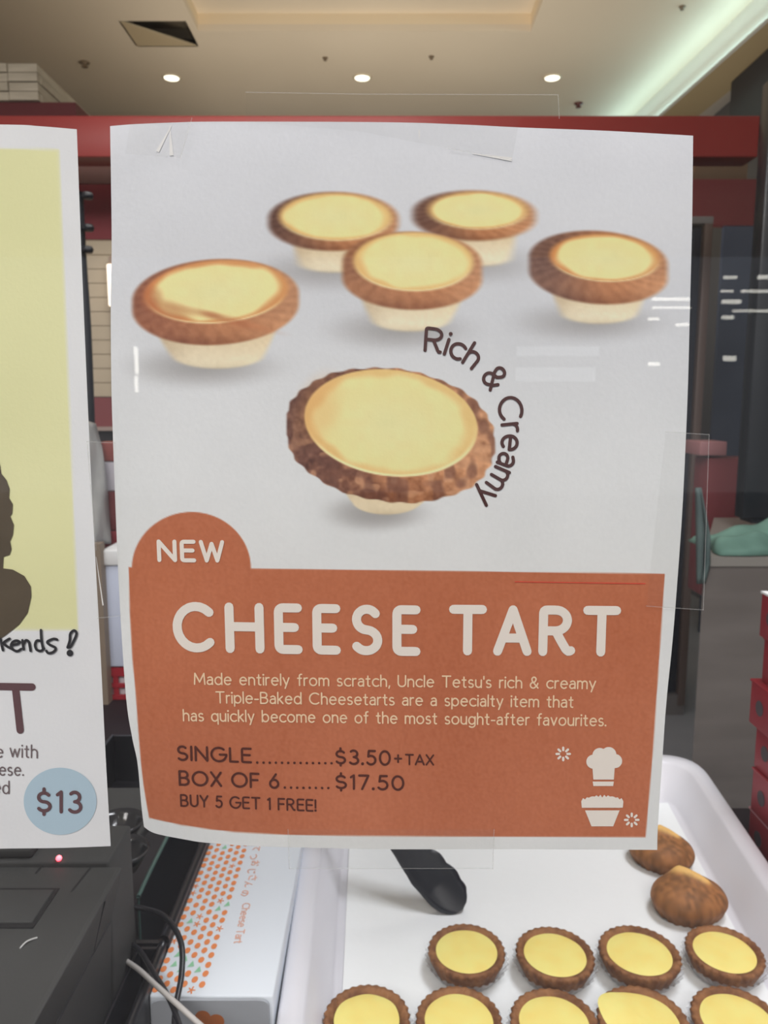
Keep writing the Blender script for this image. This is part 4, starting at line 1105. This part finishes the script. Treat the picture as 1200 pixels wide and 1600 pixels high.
# ------------------------------------------------------------------ red boxes on the right
M_red = mat('red_carton', (158, 48, 58), 0.45, 0.35, rgb2=(140, 40, 50), scale=7)
M_redl = mat('carton_edge', (206, 150, 158), 0.5)
M_wcard = mat('white_carton_lid', (222, 220, 226), 0.5)
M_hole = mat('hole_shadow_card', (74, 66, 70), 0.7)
names = ['bottom', 'second from bottom', 'third from bottom', 'fourth from bottom', 'second from top', 'top']
for k in range(6):
    z0 = ZT + .0005 + k * .0502; jx = (.0, -.001, .002, -.004, .004, .001)[k] - .0012 * k
    x0 = .415 + jx; y1 = .51 + (.002, -.003, 0, .004, -.004, 0)[k]
    t = thing('red_cake_box', 'red carton with a round hand hole, %s of the stack' % names[k] + (', white lid' if k == 5 else ''), 'box', (x0 + .09, y1 - .12, z0), 'stacked red cartons')
    box('carton', x0, x0 + .18, y1 - .28, y1, z0, z0 + .0475, M_red, t, bev=.001)
    box('lid', x0 - .001, x0 + .181, y1 - .281, y1 + .001, z0 + .0476, z0 + .0498, M_wcard if k == 5 else M_redl if k in (2, 0) else M_red, t)
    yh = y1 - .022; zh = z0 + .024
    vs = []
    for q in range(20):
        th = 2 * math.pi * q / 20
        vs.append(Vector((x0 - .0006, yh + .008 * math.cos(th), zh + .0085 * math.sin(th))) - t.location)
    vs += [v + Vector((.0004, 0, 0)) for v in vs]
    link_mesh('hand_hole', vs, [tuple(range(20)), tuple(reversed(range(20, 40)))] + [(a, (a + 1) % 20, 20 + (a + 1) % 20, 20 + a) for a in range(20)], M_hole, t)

# ------------------------------------------------------------------ steel cabinet, cloth, post, chest on the right
M_steel = mat('brushed_steel', (112, 106, 102), 0.45, 0.4, rgb2=(98, 92, 88), scale=3, stretch=(1, 1, 5))
xc = W(1093, 1000, 1.3).x; zc_ = W(600, 870, 1.3).z
sc = thing('steel_cabinet', 'brownish grey steel cabinet behind the tray on the right', 'cabinet', (xc + .3, 1.55, 0))
def plan(name, pts, z0, z1, m, parent):
    o = parent.location; n = len(pts)
    vs = [(x - o.x, y - o.y, z0 - o.z) for x, y in pts] + [(x - o.x, y - o.y, z1 - o.z) for x, y in pts]
    return link_mesh(name, vs, [tuple(reversed(range(n))), tuple(range(n, 2 * n))] + [(a, (a + 1) % n, n + (a + 1) % n, n + a) for a in range(n)], m, parent)
foot = [(xc, 1.3), (xc + .75, 1.3), (xc + .95, 1.85), (xc + .26, 1.85)]
plan('carcass', foot, .06, zc_ - .02, M_steel, sc)
plan('top', [(xc - .004, 1.296), (xc + .756, 1.296), (xc + .956, 1.855), (xc + .256, 1.855)], zc_ - .02, zc_, mat('steel_top', (128, 124, 118), 0.35, .5), sc)
plan('plinth', [(xc + .03, 1.33), (xc + .73, 1.33), (xc + .92, 1.83), (xc + .28, 1.83)], 0, .06, M_dark, sc)
# crumpled green cloth
M_green = mat('sea_green_cloth', (104, 136, 124), 0.8, 0.2, rgb2=(84, 114, 104), scale=14)
def cloth(name, label, x0, x1, y0, y1, z, h, seed, drape=0.0):
    n, m_ = 40, 26; rnd = random.Random(seed); ph = [rnd.random() * 6 for _ in range(6)]; vs = []; fs = []
    for a in range(n + 1):
        for b in range(m_ + 1):
            s, t = a / n, b / m_
            e = math.sin(math.pi * min(1, max(0, s))) ** .35 * math.sin(math.pi * t) ** .5
            f = .55 + .2 * math.sin(7 * s + ph[0] + 3 * t) + .15 * math.sin(13 * t + ph[1] + 4 * s) + .1 * math.sin(23 * s + ph[2])
            vs.append((x0 + (x1 - x0) * s + .008 * math.sin(9 * t + ph[3]), y0 + (y1 - y0) * t + .012 * math.sin(8 * s + ph[4]), z + .003 + h * f * e))
    for a in range(n):
        for b in range(m_): fs.append((a * (m_ + 1) + b, (a + 1) * (m_ + 1) + b, (a + 1) * (m_ + 1) + b + 1, a * (m_ + 1) + b + 1))
    o = link_mesh(name, vs, fs, M_green, None, True)
    md = o.modifiers.new('thickness', 'SOLIDIFY'); md.thickness = .003
    return tag(o, label, 'cloth')
cx0 = W(1100, 850, 1.33).x
cloth('green_cloth', 'crumpled sea green cloth on top of the steel cabinet', cx0 + .03, cx0 + .42, 1.31, 1.50, zc_, .085, 3)
# bunched end hanging over the cabinet's left side
hx = xc - .012
vs = []; fs = []
for a in range(15):
    s = a / 14; py = 762 + 150 * s; pr = np.interp(py, [762, 830, 885, 912], [1096, 1109, 1108, 1100]); pl_ = np.interp(py, [762, 912], [1088, 1090])
    for b in range(9):
        t = b / 8; vs.append(W(pl_ + (pr - pl_) * t, py, 1.27 + .008 * math.cos(t * 9 + s * 2)))
for a in range(14):
    for b in range(8): fs.append((a * 9 + b, a * 9 + b + 1, (a + 1) * 9 + b + 1, (a + 1) * 9 + b))
hc = link_mesh('hanging_cloth', vs, fs, mat('dull_green_cloth', (84, 100, 98), 0.7, 0.2, rgb2=(72, 86, 86), scale=20), None, True); md = hc.modifiers.new('thickness', 'SOLIDIFY'); md.thickness = .003
tag(hc, 'narrow green cloth hanging down at the left corner of the steel cabinet', 'cloth')
# red chest behind it
rc = thing('red_chest', 'red chest with a pale pink lid edge behind the green cloth', 'chest', (W(1145, 780, 2.0).x, 2.1, 0))
pbox('body', 1100, 716, 1190, 930, 2.0, .10, mat('dull_red_panel', (112, 50, 54), 0.5, .3), rc, .004)
box('stand', W(1116, 940, 2.0).x, W(1186, 940, 2.0).x, 2.0, 2.09, 0, W(600, 931, 2.0).z, M_dark, rc)
pbox('lid', 1094, 690, 1136, 712, 1.99, .12, mat('dusty_pink_panel', (150, 104, 106), 0.5, .3), rc, .003)
# black window post
bp_ = thing('black_post', 'black upright post at the right edge ending above the steel cabinet', 'post', (W(1195, 500, 1.62).x, 1.62, zc_))
pbox('upright', 1184, 120, 1232, 811, 1.62, .05, mat('black_powder_coat', (20, 24, 30), 0.3, .5), bp_, .003)
pbox('foot_plate', 1176, 812, 1240, 818, 1.61, .07, bpy.data.materials['black_powder_coat'], bp_)
# display fridge
fr = thing('display_fridge', 'tall dark display fridge with a steel frame right of the poster', 'fridge', (W(1000, 700, 3.1).x, 3.3, 0))
pz0, pz1 = 0.0, W(600, 338, 3.1).z; fx0, fx1 = W(880, 600, 3.1).x, W(1100, 600, 3.1).x
box('carcass', fx0, fx1, 3.14, 3.6, .05, pz1, mat('navy_carcass', (44, 48, 60), 0.4), fr, bev=.005)
box('glass_door', fx0 + .03, fx1 - .07, 3.12, 3.139, .14, pz1 - .06, mat('dark_door_glass', (34, 42, 56), 0.08, .6), fr)
box('frame_upright', fx1 - .034, fx1, 3.10, 3.139, .05, pz1, mat('bronze_frame', (94, 78, 72), 0.35, .5), fr, bev=.003)
box('frame_upright', fx1 - .145, fx1 - .105, 3.10, 3.139, .05, pz1 - .04, mat('grey_frame', (112, 108, 108), 0.35, .5), fr, bev=.003)
box('frame_rail', fx0, fx1, 3.098, 3.138, pz1 - .03, pz1, bpy.data.materials['grey_frame'], fr, bev=.003)
box('kick_plate', fx0, fx1, 3.11, 3.14, .0, .10, bpy.data.materials['grey_frame'], fr)
# back storefront things seen in the right gap
sg = thing('shop_fascia', 'faded red and tan shop fascia below the red beam on the right', 'sign', (W(1120, 310, 4.4).x, 4.4, W(600, 350, 4.4).z))
pbox('tan_band', 1086, 250, 1168, 280, 4.4, .05, mat('tan_fascia', (104, 82, 66), 0.5), sg)
pbox('red_band', 1070, 280, 1184, 352, 4.38, .06, mat('maroon_fascia', (104, 40, 46), 0.5), sg)
gp = thing('glass_partition', 'blue grey glass partition standing behind the red chest', 'partition', (W(1135, 600, 4.2).x, 4.2, 0))
pbox('pane', 1112, 353, 1160, 1000, 4.39, .03, mat('blue_grey_glass', (66, 74, 92), 0.15, .5, rgb2=(52, 60, 78), scale=2), gp)
pbox('pane', 1162, 353, 1186, 1000, 4.39, .03, mat('midnight_glass', (30, 36, 48), 0.15, .5), gp)

# ------------------------------------------------------------------ things in the gap between the posters
M_tile = mat('beige_wall_tile', (176, 162, 140), 0.45, .3, rgb2=(168, 154, 132), scale=4)
wu = thing('wall_unit', 'red and beige panelled wall unit seen between the two posters', 'wall unit', (W(150, 500, 2.6).x, 2.6, 0))
def wpart(name, y0, y1, m, x0=-60, x1=330, Y=2.6): return pbox(name, x0, y0, x1, y1, Y, .05, m, wu)
wpart('header', 246, 287, mat('brown_header', (92, 60, 54), 0.5))
wpart('red_panel', 288, 374, mat('crimson_panel', (112, 34, 42), 0.45))
hts = [376] + [376 + 22.2 * k for k in range(1, 12)]
for a, b in zip(hts, hts[1:]): wpart('tile_course', a + .7, b - .7, M_tile)
wpart('backing', 375, 620, mat('tile_joint', (146, 131, 110), .7), Y=2.604)
wpart('lower_panel', 621, 667, mat('dusky_red_panel', (118, 58, 60), 0.5))
wpart('ledge', 667, 673, mat('pale_ledge', (150, 132, 124), 0.5), Y=2.57)
wpart('base', 673, 1100, mat('near_black_panel', (30, 26, 30), 0.5))
sl = thing('wall_lamp', 'slim warm lit tube lamp just left of the tart poster', 'light', (W(178, 450, 2.55).x, 2.55, W(600, 480, 2.55).z))
pbox('tube', 167.5, 412, 181, 478, 2.55, .02, mat_emit('warm_tube', (1.0, .82, .62), 1.5), sl, .004)
pbox('housing', 174, 400, 200, 620, 2.565, .03, mat('lamp_housing', (150, 130, 116), 0.5), sl, .004)
# black tap column with three knobs
M_blk = mat('black_fitting', (26, 28, 34), 0.35, .5)
tcol = thing('tap_column', 'black upright fitting with round knobs beside the left poster', 'fitting', (W(130, 500, 1.5).x, 1.5, W(600, 690, 1.5).z))
tube('column', [W(121, 300, 1.5), W(126, 400, 1.5), W(134, 520, 1.5), W(141, 700, 1.5)], .013, M_blk, tcol)
for (a, b) in ((137, 306), (138, 356), (137, 390)):
    c = W(a, b, 1.49)
    lathe('knob', [(.004, -.006), (.010, -.007), (.013, 0), (.010, .007), (.004, .006)], M_blk, tcol, 20, loc=c - tcol.location)
    tube('knob_stem', [W(a - 14, b, 1.5), W(a - 7, b, 1.5), W(a + 4, b + 1, 1.49)], .004, M_blk, tcol, seg=8)
# grey plastic bag, board, cartons, basket on the rear counter
M_bag = mat('grey_poly_bag', (150, 150, 148), 0.3, .5, rgb2=(138, 138, 136), scale=18, bump=.6, bscale=60)
n = 28; vs = []; fs = []
pb = [(128, 655), (142, 662), (152, 700), (160, 760), (165, 835), (166, 850)]
for a in range(n + 1):
    s = a / n; py = 655 + s * 195
    xr_ = np.interp(py, [p[1] for p in pb], [p[0] + (14 if p[1] > 655 else 8) for p in pb]) - 6; xl_ = 70
    for b in range(15):
        t = b / 14; p = W(xl_ + (xr_ - xl_) * t, py, 1.0 + .05 * (1 - math.sin(math.pi * t)) + .006 * math.sin(20 * t + 9 * s)); vs.append(p)
for a in range(n):
    for b in range(14): fs.append((a * 15 + b, (a + 1) * 15 + b, (a + 1) * 15 + b + 1, a * 15 + b + 1))
bg_ = link_mesh('plastic_bag', vs, fs, M_bag, None, True); md = bg_.modifiers.new('thickness', 'SOLIDIFY'); md.thickness = .002
tag(bg_, 'grey translucent plastic bag hanging beside the left poster', 'bag')
bd = tag(pbox('cardboard_panel', 120, 850, 163, 1108, .93, .02, mat('brown_card', (124, 110, 96), 0.6)), 'upright brown cardboard panel under the grey bag', 'cardboard')
bx1 = thing('white_carton', 'white carton standing on the red basket behind the posters', 'carton', (W(190, 950, .95).x, .98, W(600, 1042, .95).z))
pbox('body', 160, 864, 300, 1042, .95, .10, mat('bluish_white_carton', (190, 198, 218), 0.5, .3), bx1, .002)
pbox('lid', 158, 860, 302, 884, .945, .11, mat('white_lid_card', (214, 216, 224), 0.5), bx1, .002)
rb_ = thing('red_basket', 'red basket with square holes on the rear counter between the posters', 'basket', (W(190, 1080, .95).x, 1.0, ZT))
zb0, zb1 = ZT + .001, W(600, 1043, .95).z - .001
xs0, xs1 = W(158, 1080, .95).x, W(300, 1080, .95).x
M_bask = mat('basket_red', (142, 34, 44), 0.4)
rows = [zb0, zb0 + (zb1 - zb0) * .14, zb0 + (zb1 - zb0) * .38, zb0 + (zb1 - zb0) * .5, zb0 + (zb1 - zb0) * .74, zb1]
box('band', xs0, xs1, .95, .955, rows[0], rows[1], M_bask, rb_); box('band', xs0, xs1, .95, .955, rows[2], rows[3], M_bask, rb_); box('band', xs0, xs1, .95, .955, rows[4], rows[5], M_bask, rb_)
for r_ in (1, 3):
    for k in range(7):
        x = xs0 + k * (xs1 - xs0) / 6 - .005; box('rib', x, x + .009, .951, .9545, rows[r_], rows[r_ + 1], M_bask, rb_)
box('lining', xs0 + .003, xs1 - .003, .957, 1.05, zb0, zb1 - .002, mat('basket_contents', (190, 180, 186), 0.6), rb_)
# red tin behind the bag, with a pale band
rt = thing('packet_stack', 'dark red packet stack visible between the posters above the white carton', 'packet', (W(180, 770, 1.06).x, 1.06, W(600, 860, 1.06).z))
pbox('lower_packet', 150, 830, 230, 862, 1.06, .07, mat('maroon_packet', (112, 40, 46), 0.4), rt, .002)
pbox('mid_packet', 168, 768, 230, 829, 1.06, .07, mat('brown_red_packet', (96, 44, 46), 0.4), rt, .002)
pbox('pale_packet', 150, 722, 230, 767, 1.06, .07, mat('lilac_grey_packet', (160, 156, 164), 0.45), rt, .002)
pbox('top_packet', 144, 692, 230, 721, 1.06, .07, mat('ochre_red_packet', (128, 60, 46), 0.45, rgb2=(110, 44, 44), scale=12), rt, .002)
box('riser', W(150, 900, 1.06).x, W(230, 900, 1.06).x, 1.06, 1.13, ZT + .001, W(600, 863, 1.06).z, M_dark, rt)

# ------------------------------------------------------------------ lamps of the mall behind the viewer, seen only as reflections in the pane
M_cool = mat_emit('cool_tube', (1.0, .97, .88), 9.0); M_mild = mat_emit('lit_shop_panel', (.9, .95, 1.0), 1.3)
def mirror_lamp(px0, py0, px1, py1, D, m, label):
    a, b = W(px0, py0, D), W(px1, py1, D)
    o = box('strip_lamp', a.x, b.x, -D - .04 - .019, -D - .019, min(a.z, b.z), max(a.z, b.z), m, None, .002)
    return tag(o, label, 'light', 'lamps across the concourse behind the viewer')
for q_, (x0, y0, x1, y1) in enumerate(((1132, 431, 1152, 435), (1186, 430, 1215, 435), (1128, 453, 1146, 456), (1160, 453, 1215, 456.5), (1130, 468, 1158, 474), (1020, 465, 1078, 469),
                         (1020, 479, 1080, 481.5), (1146, 484, 1215, 487), (1130, 493, 1147, 498), (1014, 496, 1030, 500), (1058, 505, 1077, 509), (1014, 566, 1031, 571), (1132, 556, 1150, 564))):
    mirror_lamp(x0, y0, x1, y1, 9.0, M_cool, ('short strip lamp reflected in the window, topmost right of the poster', 'topmost strip lamp reflected at the right frame edge', 'short strip lamp reflected in the window, second from the top',
        'long strip lamp reflected near the right frame edge, second from the top', 'thick strip lamp reflected right of the poster', 'upper long strip reflected on the right edge of the tart poster',
        'lower long strip reflected on the right edge of the tart poster', 'longest strip lamp reflected near the right frame edge', 'lowest short strip lamp reflected in the close group right of the poster',
        'short strip reflected on the poster below the long pair, left one', 'short strip reflected on the poster below the long pair, right one', 'single short strip reflected low on the right of the poster',
        'square lamp reflected alone below the group right of the poster')[q_])
for lb_, (x0, y0, x1, y1) in (('upper', (808, 541, 936, 556)), ('lower', (806, 574, 930, 596))):
    mirror_lamp(x0, y0, x1, y1, 9.0, M_mild, lb_ + ' broad lit panel reflected on the tart poster beside the curved words')
for lb_, (x0, y0, x1, y1) in (('upper longer', (209, 542, 215, 584)), ('lower shorter', (210, 587, 214, 612))):
    mirror_lamp(x0, y0, x1, y1, 6.0, M_cool, lb_ + ' upright lamp reflected on the left edge of the tart poster')
